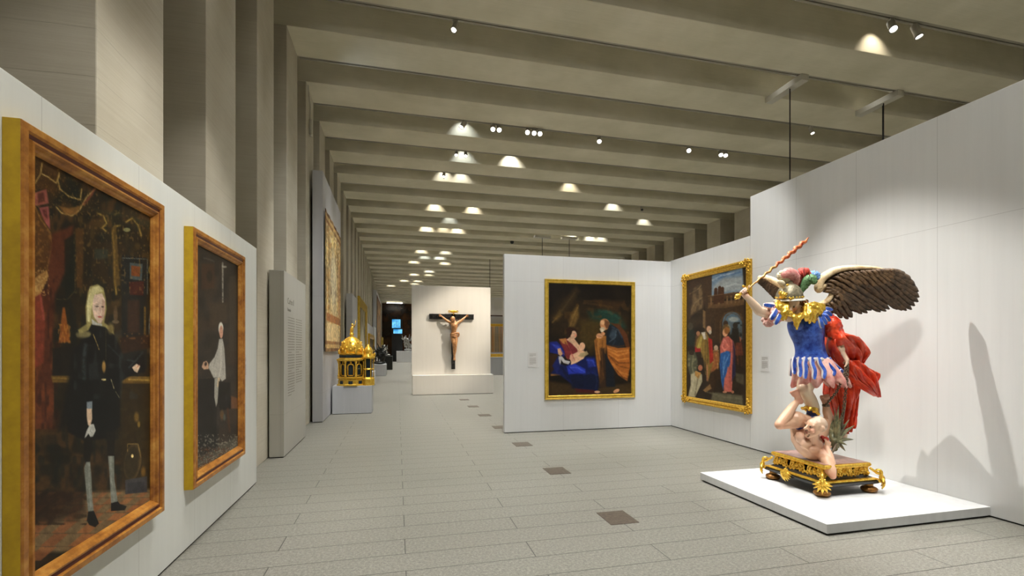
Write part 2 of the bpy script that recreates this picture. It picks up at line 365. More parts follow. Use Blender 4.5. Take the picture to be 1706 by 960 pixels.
class Pic:
    def __init__(s, O, ex, W, H, nx, ny, base):
        O = np.array(O, float); ex = np.array(ex, float)
        a = np.linspace(0, W, nx); b = np.linspace(H, 0, ny)
        A, B = np.meshgrid(a, b); s.A, s.B = A, H - B
        s.pts = O + A[..., None]*ex + B[..., None]*np.array((0, 0, 1.0))
        s.U, s.V = proj(s.pts); s.nx, s.ny = nx, ny
        s.C = np.empty((ny, nx, 3)); s.C[:] = base; s.fr(0, 0, 1)
    def fr(s, ox, oy, sc): s.X = (s.U-ox)*sc; s.Y = (s.V-oy)*sc; s.sc = sc; return s
    def put(s, al, col):
        al = np.clip(al, 0, 1)[..., None]; s.C = s.C*(1-al) + np.array(col, float)*al
    def poly(s, pts, col, soft=3, al=1.0):
        n = len(pts); xs = [p[0] for p in pts]; ys = [p[1] for p in pts]
        m = (s.X > min(xs)-soft) & (s.X < max(xs)+soft) & (s.Y > min(ys)-soft) & (s.Y < max(ys)+soft)
        if not m.any(): return s
        X = s.X[m]; Y = s.Y[m]; ins = np.zeros(X.shape, bool); dd = np.full(X.shape, 1e9)
        for i in range(n):
            x0, y0 = pts[i]; x1, y1 = pts[(i+1) % n]
            if y0 != y1:
                c = ((y0 > Y) != (y1 > Y)) & (X < (x1-x0)*(Y-y0)/(y1-y0)+x0); ins ^= c
            L = (x1-x0)**2+(y1-y0)**2+1e-9; t = np.clip(((X-x0)*(x1-x0)+(Y-y0)*(y1-y0))/L, 0, 1)
            dd = np.minimum(dd, np.hypot(X-x0-t*(x1-x0), Y-y0-t*(y1-y0)))
        sd = np.where(ins, dd, -dd); a = np.zeros(s.X.shape); a[m] = np.clip(.5+sd/soft, 0, 1)*al
        s.put(a, col); return s
    def e(s, cx, cy, rx, ry, col, rot=0, soft=.3, al=1.0):
        r = math.radians(rot); dx = s.X-cx; dy = s.Y-cy; a = dx*math.cos(r)+dy*math.sin(r); b = -dx*math.sin(r)+dy*math.cos(r)
        q = np.hypot(a/rx, b/ry); s.put(np.clip((1-q)/soft+.5, 0, 1)*al, col); return s
    def st(s, pts, wd, col, al=1.0, soft=2):
        best = np.full(s.X.shape, 1e9)
        for (x0, y0), (x1, y1) in zip(pts[:-1], pts[1:]):
            L = (x1-x0)**2+(y1-y0)**2+1e-9; t = np.clip(((s.X-x0)*(x1-x0)+(s.Y-y0)*(y1-y0))/L, 0, 1)
            best = np.minimum(best, np.hypot(s.X-x0-t*(x1-x0), s.Y-y0-t*(y1-y0)))
        s.put(np.clip((wd/2-best)/soft+.5, 0, 1)*al*np.clip(.35+1.1*vnoise(s.X, s.Y, 9, 77), 0, 1), col); return s
    def grain(s, sc, amp, seed=1, sy=1):
        n = vnoise(s.X, s.Y/sy, sc, seed)-.5; s.C = np.clip(s.C*(1+n[..., None]*amp*2), 0, 255); return s
    def blotch(s, sc, col, thr, al, seed=2, sy=1, box=None):
        n = vnoise(s.X, s.Y/sy, sc, seed); a = np.clip((n-thr)*5, 0, 1)*al
        if box: a = a*((s.X > box[0]) & (s.X < box[2]) & (s.Y > box[1]) & (s.Y < box[3]))
        s.put(a, col); return s
    def build(s, name, parent, mat=None):
        mb = MB(); mb.grid([Vector(p) for p in s.pts.reshape(-1, 3)], s.nx, s.ny)
        o = mb.build(name, mat or M['paint'], parent); me = o.data
        at = me.color_attributes.new('Col', 'FLOAT_COLOR', 'POINT')
        c = np.ones((s.nx*s.ny, 4)); c[:, :3] = lin(np.clip(s.C, 0, 255)).reshape(-1, 3); at.data.foreach_set('color', c.ravel()); return o
def frame_part(name, parent, O, ex, en, W, H, prof, mat, **k):
    O = Vector(O); ex = Vector(ex); en = Vector(en); ez = Vector((0, 0, 1)); rings = []
    for t, d in prof:
        rings.append([O+ex*t+ez*t+en*d, O+ex*(W-t)+ez*t+en*d, O+ex*(W-t)+ez*(H-t)+en*d, O+ex*t+ez*(H-t)+en*d])
    mb = MB(); mb.ring_sweep(rings, cap=False, closed=True); return mb.build(name, mat, parent, **k)
# ---- the two portraits on the left
def portrait(O, W, H, label, group=None):
    t = thing('framed_painting', O, label, 'painting', group); ex = (0, 1, 0); en = (1, 0, 0)
    frame_part('frame_side', t, O, ex, en, W, H, [(0, 0), (0, .062), (.004, .066), (.02, .066), (.02, 0)], M['frameyellow'])
    frame_part('frame_moulding', t, O, ex, en, W, H, [(.0005, .06), (0.001, .0665), (.006, .072), (.034, .072), (.038, .066), (.042, .06), (.042, .03)], M['framewood'])
    frame_part('frame_groove', t, O, ex, en, W, H, [(.04, .03), (.04, .061), (.06, .052), (.062, .03)], M['brownred'])
    frame_part('inner_moulding', t, O, ex, en, W, H, [(.06, .02), (.06, .056), (.066, .066), (.076, .068), (.084, .062), (.09, .052), (.1, .046), (.108, .034), (.108, .02)], M['framewood'])
    return t
X0 = -1.618
t1 = portrait((X0, 2.44, .485), 1.262, 2.09, 'huge portrait of a blond figure in black with white stockings, nearest on the left')
p = Pic((X0+.03, 2.53, .575), (0, 1, 0), 1.262-.18, 2.09-.18, 230, 430, (44, 34, 20))
p.fr(40, 240, 4).grain(60, .25, 3).blotch(90, (78, 52, 26), .4, .7, 4).blotch(70, (24, 24, 16), .55, .8, 5)
p.poly([(330, 560), (870, 520), (870, 1900), (200, 1900)], (34, 27, 15), 60, .7)
p.blotch(38, (78, 58, 26), .62, .6, 9, 2, (330, 480, 880, 1500)).blotch(26, (20, 26, 22), .6, .6, 12, 3)
p.poly([(60, 80), (120, 60), (260, 160), (200, 330), (100, 300), (60, 320)], (70, 46, 22), 14)
p.poly([(60, 330), (150, 300), (165, 395), (70, 415)], (150, 84, 70), 10).poly([(90, 330), (130, 320), (140, 385), (95, 395)], (88, 44, 34), 12)
p.poly([(100, 425), (165, 415), (175, 570), (130, 510)], (146, 78, 72), 8).poly([(120, 440), (150, 432), (158, 500), (135, 480)], (94, 40, 40), 8)
p.poly([(60, 390), (120, 480), (185, 620), (190, 760), (140, 960), (60, 1000)], (84, 52, 22), 12).blotch(14, (140, 100, 44), .6, .5, 21, 1, (60, 480, 190, 960))
p.st([(75, 420), (110, 500), (175, 590), (188, 680), (150, 850), (110, 950)], 9, (150, 112, 50), .7, 6)
p.poly([(185, 600), (330, 540), (300, 800), (210, 1000), (190, 1300), (200, 1900), (45, 1900), (45, 1000), (150, 960)], (88, 42, 24), 26, .9).blotch(26, (122, 64, 34), .5, .6, 95, 4, (45, 950, 200, 1900)).blotch(18, (52, 26, 16), .6, .7, 96, 5, (45, 900, 240, 1900))
p.poly([(80, 1000), (105, 980), (140, 1200), (130, 1460), (60, 1500), (55, 1060)], (132, 58, 38), 16, .85).st([(105, 985), (118, 1060), (132, 1170)], 14, (170, 84, 70), .7, 10)
p.poly([(60, 900), (150, 840), (165, 880), (110, 1000), (70, 1020)], (160, 116, 60), 8).blotch(9, (206, 168, 100), .6, .6, 31, 1, (60, 840, 170, 1010))
for pts in ([(120, 130), (110, 200), (75, 260)], [(235, 190), (225, 240), (240, 300), (300, 350), (375, 372), (385, 300)], [(215, 420), (250, 460), (320, 478), (370, 440), (420, 350), (475, 300)], [(120, 200), (160, 220), (215, 260), (235, 210)]):
    p.st(pts, 12, (150, 118, 58), .75, 9).st(pts, 4, (214, 186, 116), .8, 4)
p.poly([(225, 410), (300, 430), (380, 410), (350, 470), (280, 470)], (140, 98, 48), 12, .8)
p.st([(470, 300), (450, 340), (400, 400)], 16, (140, 66, 50), .7, 12)
for pts in ([(490, 460), (530, 480), (550, 530), (520, 560), (545, 580)], [(680, 520), (720, 495), (760, 540), (780, 610)], [(640, 545), (600, 550), (590, 600), (600, 700), (605, 900), (615, 1000)], [(605, 470), (630, 460)]):
    p.st(pts, 20, (96, 78, 34), .7, 10).st(pts, 7, (172, 142, 66), .75, 6)
p.e(685, 572, 24, 13, (120, 118, 76)).poly([(585, 560), (615, 545), (640, 940), (600, 960)], (98, 74, 30), 12, .7)
p.poly([(340, 560), (400, 560), (390, 960), (350, 960)], (84, 54, 22), 14, .8).poly([(270, 640), (335, 600), (345, 1000), (275, 1000)], (22, 26, 18), 14, .8)
p.poly([(430, 420), (870, 520), (870, 600), (720, 490), (560, 470)], (52, 52, 36), 20, .6)
p.poly([(650, 740), (820, 760), (820, 1500), (650, 1500)], (26, 28, 26), 5, .9).st([(655, 760), (822, 768), (822, 1000)], 5, (92, 98, 92), .9, 4)
p.poly([(705, 790), (790, 800), (785, 910), (705, 900)], (64, 72, 70), 4).poly([(715, 810), (775, 818), (772, 885), (715, 878)], (112, 60, 24), 5)
p.poly([(700, 920), (800, 915), (795, 1010), (705, 1005)], (60, 26, 18), 5).poly([(470, 700), (560, 700), (560, 760), (470, 770)], (50, 58, 48), 12, .7)
p.e(842, 835, 12, 26, (150, 122, 54), 10, .6, .8).e(842, 835, 6, 16, (50, 38, 20), 10)
p.fr(40, 440, 4)
p.poly([(258, 290), (272, 290), (308, 520), (230, 525)], (136, 76, 26), 9).blotch(10, (184, 122, 50), .55, .6, 41, 2, (228, 400, 310, 530))
p.st([(340, 60), (340, 180), (290, 235), (220, 235)], 5, (100, 76, 40), .7, 4)
p.e(610, 340, 14, 55, (84, 66, 44), 0, .6).e(610, 385, 24, 12, (100, 84, 60)).poly([(690, 240), (770, 240), (770, 460), (690, 460)], (58, 36, 24), 14, .8)
p.st([(806, 290), (806, 480)], 14, (120, 88, 34), .8, 8).st([(850, 260), (838, 420), (845, 620)], 16, (120, 122, 108), .8, 8)
p.poly([(640, 490), (840, 470), (845, 560), (650, 600)], (48, 30, 18), 14).blotch(16, (120, 80, 40), .62, .6, 44, 1, (640, 460, 830, 530))
p.poly([(190, 560), (420, 540), (400, 740), (190, 745)], (30, 26, 20), 10).poly([(180, 745), (850, 750), (850, 800), (190, 790)], (112, 84, 34), 8, .9).st([(195, 760), (300, 765)], 7, (160, 130, 60), .8, 5).st([(700, 770), (840, 775)], 10, (180, 146, 64), .8, 6)
p.poly([(640, 800), (850, 800), (850, 1900), (640, 1400)], (46, 34, 14), 30, .9)
p.fr(40, 240, 4).blotch(11, (128, 98, 46), .70, .5, 91, 1.5, (330, 440, 870, 1000)).blotch(9, (150, 110, 52), .72, .5, 92, 1, (60, 80, 500, 480)).fr(40, 440, 4)
# black figure
p.poly([(400, 470), (450, 410), (545, 410), (600, 470), (640, 560), (660, 650), (720, 640), (760, 590), (800, 610), (810, 720), (720, 740), (650, 780), (640, 900), (640, 1080), (560, 1160), (410, 1180), (290, 1120), (280, 960), (320, 760), (340, 600)], (17, 18, 17), 12)
p.poly([(330, 560), (400, 500), (420, 760), (370, 900), (300, 1050), (230, 1120), (270, 900)], (20, 20, 18), 30, .9)
p.blotch(34, (48, 52, 52), .66, .55, 51, 2, (330, 430, 800, 900))
p.st([(410, 540), (398, 640), (400, 760)], 26, (66, 74, 76), .7, 16).st([(560, 540), (640, 620), (640, 690)], 10, (50, 58, 60), .6, 8).st([(690, 640), (740, 650), (790, 590)], 12, (54, 64, 64), .7, 9)
p.st([(700, 690), (730, 660)], 12, (60, 70, 72), .6, 8)
# hair, head
p.poly([(440, 150), (490, 135), (530, 160), (545, 230), (550, 300), (535, 390), (590, 430), (600, 470), (540, 420), (450, 400), (430, 440), (370, 470), (360, 440), (415, 400), (410, 290), (425, 190)], (150, 138, 84), 8)
p.poly([(455, 155), (500, 145), (525, 180), (480, 200), (450, 300), (440, 390), (418, 380), (420, 250)], (196, 186, 132), 8).st([(440, 170), (425, 260), (430, 380)], 7, (226, 220, 170), .6, 5).st([(360, 470), (430, 470)], 30, (160, 148, 100), .6, 14)
p.e(578, 430, 20, 36, (120, 104, 60), 0, .8).e(400, 470, 40, 22, (140, 128, 84), -10, .8, .8)
p.poly([(470, 205), (520, 195), (540, 240), (540, 300), (530, 360), (515, 395), (495, 395), (465, 350), (455, 300), (460, 240)], (214, 186, 164), 6)
p.poly([(520, 230), (540, 250), (538, 330), (515, 395), (520, 330)], (176, 140, 120), 8, .8).e(487, 283, 11, 5, (70, 52, 44), 0, .6).e(524, 285, 9, 5, (70, 52, 44), 0, .6)
p.st([(506, 290), (508, 325), (500, 330)], 5, (176, 122, 104), .8, 4).e(505, 352, 14, 6, (176, 84, 76), 5, .6).st([(476, 268), (496, 268)], 4, (140, 110, 80), .7, 3)
p.poly([(450, 365), (490, 395), (520, 400), (520, 412), (455, 405)], (180, 178, 168), 4)
p.st([(462, 470), (490, 540), (500, 570)], 5, (190, 160, 90), .9, 3).st([(545, 430), (545, 640)], 3, (100, 84, 46), .8, 3).e(532, 685, 12, 38, (150, 116, 60), 0, .6).e(532, 770, 16, 6, (200, 180, 120))
p.st([(580, 770), (600, 830)], 5, (190, 176, 130), .9, 3).st([(610, 850), (635, 890)], 4, (140, 130, 90), .9, 3)
p.poly([(720, 690), (750, 665), (775, 680), (755, 725), (735, 715)], (206, 180, 150), 5).st([(752, 690), (770, 670)], 6, (160, 60, 40), .8, 4)
p.fr(40, 680, 4)
p.poly([(418, -40), (455, -45), (455, 10), (418, 10)], (120, 130, 136), 6).poly([(418, 5), (452, 5), (455, 70), (440, 130), (425, 110), (418, 60)], (210, 180, 150), 6)
p.poly([(440, 110), (465, 108), (478, 150), (450, 210), (430, 170), (400, 210), (418, 150)], (188, 188, 178), 4).st([(440, 150), (455, 170)], 4, (110, 110, 104), .8, 3)
p.poly([(400, 200), (460, 190), (440, 360), (420, 400), (395, 330)], (22, 20, 16), 8).poly([(550, 160), (610, 150), (600, 320), (555, 320)], (24, 22, 18), 8)
p.blotch(60, (58, 48, 26), .5, .4, 61, 1, (640, 0, 850, 420))
for x in range(-260, 900, 82):       # tiled floor painted in the picture
    pass
p.poly([(45, 750), (420, 560), (850, 540), (850, 700), (300, 960), (45, 960)], (120, 98, 66), 26)
rows = [(560, 598), (598, 644), (644, 698), (698, 752), (752, 836), (836, 924), (924, 1020)]
for j, (ya, yb) in enumerate(rows):
    w0 = 44 + j * 10
    for i in range(-3, 18):
        xa = 60 + (i * 2 + (j % 2)) * w0; sh = (yb - ya) * .55
        p.poly([(xa + sh, ya + 2), (xa + w0 + sh, ya + 2), (xa + w0 - sh, yb - 2), (xa - sh, yb - 2)], (150, 84, 46) if (i + j) % 3 else (168, 98, 52), 5, .62 if ya > 640 else .5)
    p.st([(45, ya), (850, ya)], 4, (60, 44, 28), .6, 4)
p.blotch(60, (46, 32, 18), .42, .75, 62, .5, (45, 560, 420, 780))
p.poly([(45, 560), (410, 560), (400, 690), (200, 760), (45, 780)], (44, 28, 16), 40, .8)
p.poly([(400, 400), (415, 360), (440, 360), (448, 440), (455, 600), (465, 690), (428, 700), (415, 560)], (128, 130, 118), 6).st([(435, 370), (432, 500), (445, 660)], 10, (156, 158, 146), .7, 8)
p.poly([(560, 320), (600, 320), (602, 470), (625, 625), (580, 635), (572, 480)], (120, 122, 110), 6).st([(578, 330), (582, 480), (600, 610)], 10, (146, 148, 136), .7, 8)
p.poly([(428, 690), (465, 685), (500, 770), (475, 795), (435, 780), (418, 750)], (20, 19, 18), 5).poly([(580, 635), (625, 622), (640, 640), (685, 655), (670, 682), (580, 688)], (20, 19, 18), 5)
p.e(725, 360, 56, 125, (88, 70, 36), 8, .12).e(718, 362, 48, 116, (52, 42, 24), 8, .3).e(722, 320, 8, 12, (240, 210, 140)).st([(690, 290), (690, 240), (760, 240), (778, 330)], 5, (176, 146, 80), .7, 4)
p.e(795, 425, 16, 34, (110, 80, 30), 0, .8).e(750, 60, 16, 30, (120, 94, 40), 0, .8).e(765, 110, 9, 20, (130, 104, 44), 0, .8)
p.poly([(675, 480), (820, 455), (820, 560), (675, 575)], (64, 62, 62), 5).poly([(690, 500), (800, 490), (800, 560), (690, 566)], (52, 50, 52), 4)
p.fr(40, 240, 4).grain(7, .06, 71).grain(3, .05, 72, 3).grain(24, .1, 73)
p.build('canvas', t1)
t2 = portrait((X0, 4.185, .488), 1.285, 2.065, 'dark portrait of a seated figure in a white habit, second on the left partition')
p = Pic((X0+.03, 4.275, .575), (0, 1, 0), 1.285-.18, 2.065-.18, 150, 330, (50, 44, 37))
p.fr(300, 370, 4.175).grain(50, .2, 3).blotch(40, (66, 52, 38), .55, .5, 6, 2)
p.poly([(150, 290), (240, 290), (240, 460), (150, 470)], (70, 48, 32), 12, .8).e(205, 378, 20, 40, (44, 36, 28), 0, .6).st([(165, 250), (225, 268), (235, 275)], 10, (100, 94, 82), .6, 7)
p.poly([(200, 560), (330, 570), (330, 700), (210, 720)], (72, 58, 42), 24, .7).poly([(340, 380), (390, 370), (395, 900), (345, 900)], (66, 58, 46), 12, .7)
p.st([(296, 285), (297, 555)], 11, (150, 144, 130), .85, 5).st([(297, 310), (316, 312)], 14, (176, 170, 154), .9, 5)
p.e(284, 740, 17, 42, (216, 212, 196), 0, .25).e(286, 765, 13, 44, (200, 150, 124), 0, .25).st([(282, 740), (290, 742)], 3, (90, 60, 50), .8, 3)
p.poly([(265, 820), (255, 900), (225, 960), (200, 1020), (150, 1000), (160, 985), (195, 1000), (240, 800)], (40, 36, 30), 8, .4)
p.poly([(272, 815), (296, 812), (308, 880), (316, 1010), (318, 1090), (290, 1110), (275, 1080), (255, 1110), (235, 1090), (212, 1040), (196, 1012), (205, 985), (240, 940), (262, 880)], (176, 172, 160), 7)
p.st([(285, 850), (285, 1000), (270, 1080)], 7, (206, 202, 190), .7, 6).st([(300, 870), (300, 1060)], 6, (140, 134, 122), .6, 6).st([(262, 900), (235, 1000)], 6, (146, 140, 128), .6, 6)
p.fr(300, 590, 4.175)
p.poly([(110, 175), (260, 165), (250, 700), (110, 750)], (30, 27, 24), 10, .9).st([(115, 172), (210, 165)], 4, (80, 76, 66), .7, 4)
p.poly([(150, 90), (162, 55), (185, 48), (198, 70), (198, 105), (165, 108)], (190, 152, 122), 5).e(178, 70, 9, 14, (60, 46, 36), 10)
p.poly([(240, 170), (280, 160), (270, 260), (262, 330), (250, 370), (238, 300)], (160, 156, 142), 5).poly([(262, 165), (278, 165), (268, 230), (256, 230)], (206, 184, 150), 4)
p.poly([(270, 190), (350, 200), (355, 380), (280, 395), (262, 330)], (26, 23, 20), 8).poly([(355, 290), (405, 310), (405, 380), (355, 380)], (120, 78, 48), 10, .8)
p.st([(330, 380), (345, 540)], 16, (84, 50, 28), .8, 8).e(292, 425, 14, 36, (96, 72, 44), 0, .7).e(308, 440, 8, 22, (80, 84, 76), 0, .7)
p.poly([(115, 730), (400, 570), (402, 650), (115, 790)], (96, 92, 78), 16, .7).blotch(8, (150, 146, 128), .6, .7, 81, 1, (115, 560, 405, 800))
for dy in (0, 16): p.st([(115, 775+dy), (405, 622+dy)], 3, (140, 136, 120), .8, 3)
p.poly([(112, 800), (408, 650), (408, 672), (112, 850)], (170, 120, 56), 5).blotch(7, (90, 50, 24), .55, .7, 83, 1, (112, 650, 408, 850))
p.fr(300, 370, 4).grain(6, .06, 71).grain(3, .05, 72, 3)
p.build('canvas', t2)
# ---- picture on the facing partition
O = (2.735, 8.625, .61); W_, H_ = 1.885, 2.31
t3 = thing('framed_painting', O, 'gold framed painting of a woman in blue holding a baby beside a bearded man', 'painting')
frame_part('frame', t3, O, (1, 0, 0), (0, -1, 0), W_, H_, [(0, 0), (0, .03), (.004, .036), (.018, .036), (.024, .028), (.05, .026), (.058, .034), (.066, .034), (.078, .016), (.078, .005), (.07, 0)], M['goldpale'])
p = Pic((2.735+.07, 8.613, .68), (1, 0, 0), W_-.14, H_-.14, 230, 280, (26, 20, 12))
p.fr(890, 450, 4).grain(80, .3, 4)
p.poly([(100, 300), (200, 170), (300, 200), (420, 260), (640, 300), (640, 460), (300, 480), (100, 420)], (46, 34, 16), 60, .8)
p.poly([(360, 280), (480, 260), (560, 300), (610, 380), (560, 420), (440, 360), (380, 330)], (26, 60, 50), 40, .85).poly([(380, 330), (450, 340), (440, 420), (380, 560), (300, 480), (300, 330)], (74, 58, 22), 40, .8)
p.poly([(110, 330), (190, 230), (250, 140), (280, 110), (300, 140), (240, 230), (180, 300), (130, 360)], (62, 48, 24), 30, .8).poly([(240, 300), (290, 230), (300, 300), (270, 380), (230, 380)], (120, 92, 42), 20, .8).poly([(130, 320), (170, 270), (190, 300), (150, 340)], (104, 78, 34), 18, .7)
p.blotch(26, (84, 58, 24), .62, .5, 7, 1, (200, 200, 640, 460)).poly([(400, 200), (600, 210), (560, 280), (430, 260)], (70, 46, 20), 30, .6)
p.poly([(95, 820), (95, 740), (400, 790), (655, 750), (655, 835), (100, 845)], (62, 46, 24), 20, .9)
p.poly([(95, 560), (170, 560), (180, 700), (110, 705)], (50, 30, 14), 8).poly([(110, 692), (180, 690), (180, 700), (110, 706)], (140, 96, 46), 5)
# woman
p.poly([(100, 480), (150, 475), (210, 530), (200, 580), (150, 560), (103, 550)], (26, 34, 110), 8).poly([(110, 490), (160, 500), (190, 545), (150, 530)], (44, 62, 168), 10, .8)
p.poly([(165, 465), (215, 455), (285, 500), (300, 560), (260, 600), (215, 590), (200, 540)], (118, 44, 46), 8).poly([(165, 460), (210, 455), (225, 500), (190, 490)], (176, 116, 62), 7)
p.poly([(240, 445), (265, 455), (300, 500), (330, 530), (300, 545), (262, 500), (215, 465)], (210, 168, 134), 6)
p.e(250, 405, 38, 22, (44, 26, 16), 12, .2).e(262, 432, 21, 27, (214, 170, 136), 8, .2).e(236, 420, 14, 30, (48, 28, 16), 20, .3).e(276, 436, 7, 8, (224, 140, 112), 0, .8).st([(262, 424), (272, 424)], 3, (90, 50, 40), .8, 3)
p.poly([(155, 525), (175, 520), (190, 560), (175, 575), (160, 560)], (206, 160, 124), 5).poly([(160, 575), (185, 575), (205, 600), (240, 610), (230, 630), (195, 620), (180, 600), (175, 635), (162, 625)], (186, 184, 184), 5)
p.poly([(215, 640), (300, 580), (400, 575), (420, 620), (430, 760), (420, 810), (300, 800), (170, 700), (110, 690), (160, 620)], (16, 26, 78), 14)
p.poly([(215, 640), (270, 625), (340, 660), (345, 695), (280, 690), (230, 695)], (40, 60, 182), 10, .9).poly([(350, 590), (400, 590), (410, 640), (360, 650)], (34, 50, 142), 14, .9).poly([(120, 640), (160, 570), (175, 640), (150, 690)], (24, 32, 92), 10)
p.poly([(240, 700), (430, 690), (440, 780), (400, 800), (250, 790)], (14, 22, 46), 18, .9).poly([(270, 790), (400, 800), (420, 822), (280, 815)], (70, 26, 24), 8)
# baby
p.e(320, 508, 19, 25, (222, 172, 134), 0, .2).poly([(285, 510), (320, 535), (340, 545), (330, 560), (290, 550)], (216, 168, 130), 5).poly([(240, 570), (290, 545), (345, 555), (330, 590), (280, 620), (245, 632), (245, 610), (262, 590), (235, 595)], (222, 178, 142), 6).poly([(310, 555), (350, 540), (362, 560), (330, 582), (290, 575)], (176, 156, 112), 7, .9).e(250, 585, 12, 26, (214, 160, 130), 0, .3)
# old man
p.e(470, 362, 32, 37, (190, 130, 84), -8, .2).poly([(470, 328), (500, 345), (503, 385), (480, 390), (465, 360)], (84, 52, 30), 8, .8).e(455, 350, 14, 16, (226, 176, 126), 0, .6).e(455, 395, 18, 14, (190, 170, 138), 0, .4).e(452, 404, 10, 12, (210, 196, 166), 0, .4)
p.poly([(500, 365), (560, 380), (600, 420), (600, 520), (500, 520), (470, 480), (480, 430)], (24, 30, 36), 8).poly([(520, 390), (550, 400), (550, 440), (520, 470), (500, 440)], (52, 66, 76), 12, .8)
p.poly([(500, 350), (570, 365), (620, 430), (640, 520), (620, 540), (590, 450), (550, 385)], (78, 44, 22), 8)
p.poly([(400, 470), (430, 430), (480, 440), (480, 500), (475, 560), (450, 520), (440, 620), (470, 720), (440, 760), (415, 620)], (150, 96, 40), 8)
p.poly([(440, 520), (470, 520), (480, 780), (430, 780)], (54, 36, 22), 12, .8)
p.poly([(480, 500), (560, 520), (635, 515), (640, 640), (620, 740), (560, 700), (520, 640), (490, 590)], (152, 88, 34), 10).st([(500, 540), (560, 570), (630, 550)], 12, (196, 128, 58), .8, 9).st([(510, 610), (550, 660), (610, 720)], 16, (170, 102, 44), .8, 10).st([(500, 570), (560, 620), (630, 620)], 8, (92, 50, 20), .8, 8)
p.poly([(475, 560), (530, 660), (540, 780), (480, 780)], (22, 26, 32), 10)
p.e(435, 440, 22, 18, (206, 148, 104), 0, .3).e(458, 425, 14, 12, (190, 132, 90), 0, .3).st([(420, 440), (450, 445)], 3, (110, 66, 40), .7, 3)
p.e(420, 813, 19, 8, (206, 160, 126)).e(548, 806, 22, 11, (196, 142, 100), -25)
for a_, w_, c_, al in (([(130, 500), (175, 520), (195, 560)], 7, (70, 88, 190), .6), ([(230, 600), (200, 560), (170, 530)], 5, (160, 80, 70), .6), ([(225, 500), (250, 560), (270, 600)], 8, (170, 80, 74), .6), ([(205, 480), (240, 540)], 6, (80, 26, 30), .7),
    ([(240, 650), (290, 650), (335, 680)], 9, (84, 106, 216), .6), ([(220, 640), (260, 680), (310, 692)], 7, (20, 30, 110), .7), ([(350, 600), (390, 605), (405, 640)], 9, (60, 84, 190), .6), ([(330, 700), (380, 680), (420, 700)], 14, (24, 38, 100), .6), ([(180, 650), (230, 720), (320, 770)], 20, (12, 18, 40), .6), ([(400, 660), (420, 740), (410, 790)], 12, (30, 44, 80), .5),
    ([(520, 380), (560, 400), (585, 450)], 10, (60, 76, 88), .6), ([(505, 440), (540, 470), (520, 505)], 9, (44, 58, 68), .6), ([(545, 410), (540, 450), (500, 480)], 7, (84, 100, 110), .5),
    ([(430, 455), (425, 520), (440, 600)], 10, (190, 130, 64), .6), ([(455, 470), (450, 560), (460, 700)], 8, (96, 60, 28), .7), ([(410, 470), (420, 540), (435, 620)], 6, (100, 60, 26), .7), ([(490, 520), (550, 545), (625, 535)], 10, (206, 140, 66), .6), ([(500, 560), (555, 600), (625, 590)], 9, (198, 130, 56), .6), ([(520, 620), (570, 680), (630, 700)], 9, (190, 122, 52), .6), ([(510, 585), (560, 640), (628, 655)], 7, (84, 46, 18), .7), ([(540, 660), (590, 715), (620, 725)], 7, (80, 44, 18), .7), ([(495, 500), (560, 510), (630, 500)], 6, (80, 44, 18), .7),
    ([(170, 290), (220, 220), (270, 150)], 12, (78, 60, 34), .5), ([(240, 370), (265, 300), (295, 240)], 8, (140, 110, 56), .6), ([(120, 350), (160, 310)], 10, (130, 98, 48), .5), ([(330, 220), (420, 230), (520, 250)], 14, (84, 58, 26), .5), ([(430, 270), (500, 280), (570, 320)], 18, (34, 78, 66), .5), ([(300, 520), (330, 535)], 6, (236, 190, 156), .7), ([(250, 625), (300, 600), (330, 585)], 5, (240, 204, 170), .7), ([(190, 600), (215, 612), (235, 612)], 5, (226, 222, 214), .8), ([(165, 590), (172, 630)], 5, (210, 206, 200), .7), ([(440, 335), (470, 330), (495, 345)], 4, (110, 76, 48), .6), ([(248, 462), (262, 500), (295, 530)], 6, (232, 190, 156), .6)):
    p.st(a_, w_, c_, al, 6)
p.fr(890, 450, 4).grain(14, .08, 71).grain(5, .05, 72)
p.build('canvas', t3)
# ---- picture on the right partition
O = (5.445, 8.185, .56); W_, H_ = 1.83, 2.45
t4 = thing('framed_painting', O, 'painting of robed figures by an arcade in carved gold frame, beside the raised sword', 'painting')
frame_part('frame', t4, O, (0, -1, 0), (-1, 0, 0), W_, H_, [(0, 0), (0, .03), (.006, .042), (.03, .046), (.04, .034), (.05, .03), (.06, .04), (.07, .044), (.08, .036), (.09, .038), (.1, .03), (.11, .018), (.11, .004), (.1, 0)], M['gold'])
for cy, cz in ((0, 0), (W_, 0), (0, H_), (W_, H_)):        # carved corner leaves
    mb = MB(); sy = 1 if cy == 0 else -1; sz = 1 if cz == 0 else -1
    def C(a, b, d): return Vector((5.445-d, 8.185-cy-sy*a, .56+cz+sz*b))
    for i in range(9):
        q = i/8; th = 2.4+q*5.5; r = .05*(1-q*.75); mb.ell(C(.06+r*math.cos(th), .06+r*math.sin(th), .05), (.012, .013, .013), seg=8, rings_=5)
    for a, b in ((.13, .035), (.16, .06), (.19, .03), (.22, .05), (.035, .13), (.06, .16), (.03, .19), (.05, .22), (.005, .04), (.04, .003), (-.004, .1), (.1, -.004), (.1, .1)):
        mb.ell(C(a, b, .048), (.014, .02, .02), seg=8, rings_=5)
    mb.build('corner_carving', M['gold'], t4, smooth=True)
p = Pic((5.433, 8.185-.1, .66), (0, -1, 0), W_-.2, H_-.2, 200, 300, (50, 38, 24))
p.fr(1120, 420, 3.4286).grain(40, .25, 4)
p.poly([(225, 130), (400, 80), (410, 240), (350, 230), (220, 260)], (112, 132, 148), 8).poly([(240, 190), (290, 150), (400, 140), (405, 215), (300, 230), (230, 220)], (150, 154, 150), 16, .9).poly([(240, 150), (300, 110), (340, 120), (280, 150)], (66, 96, 130), 12, .8)
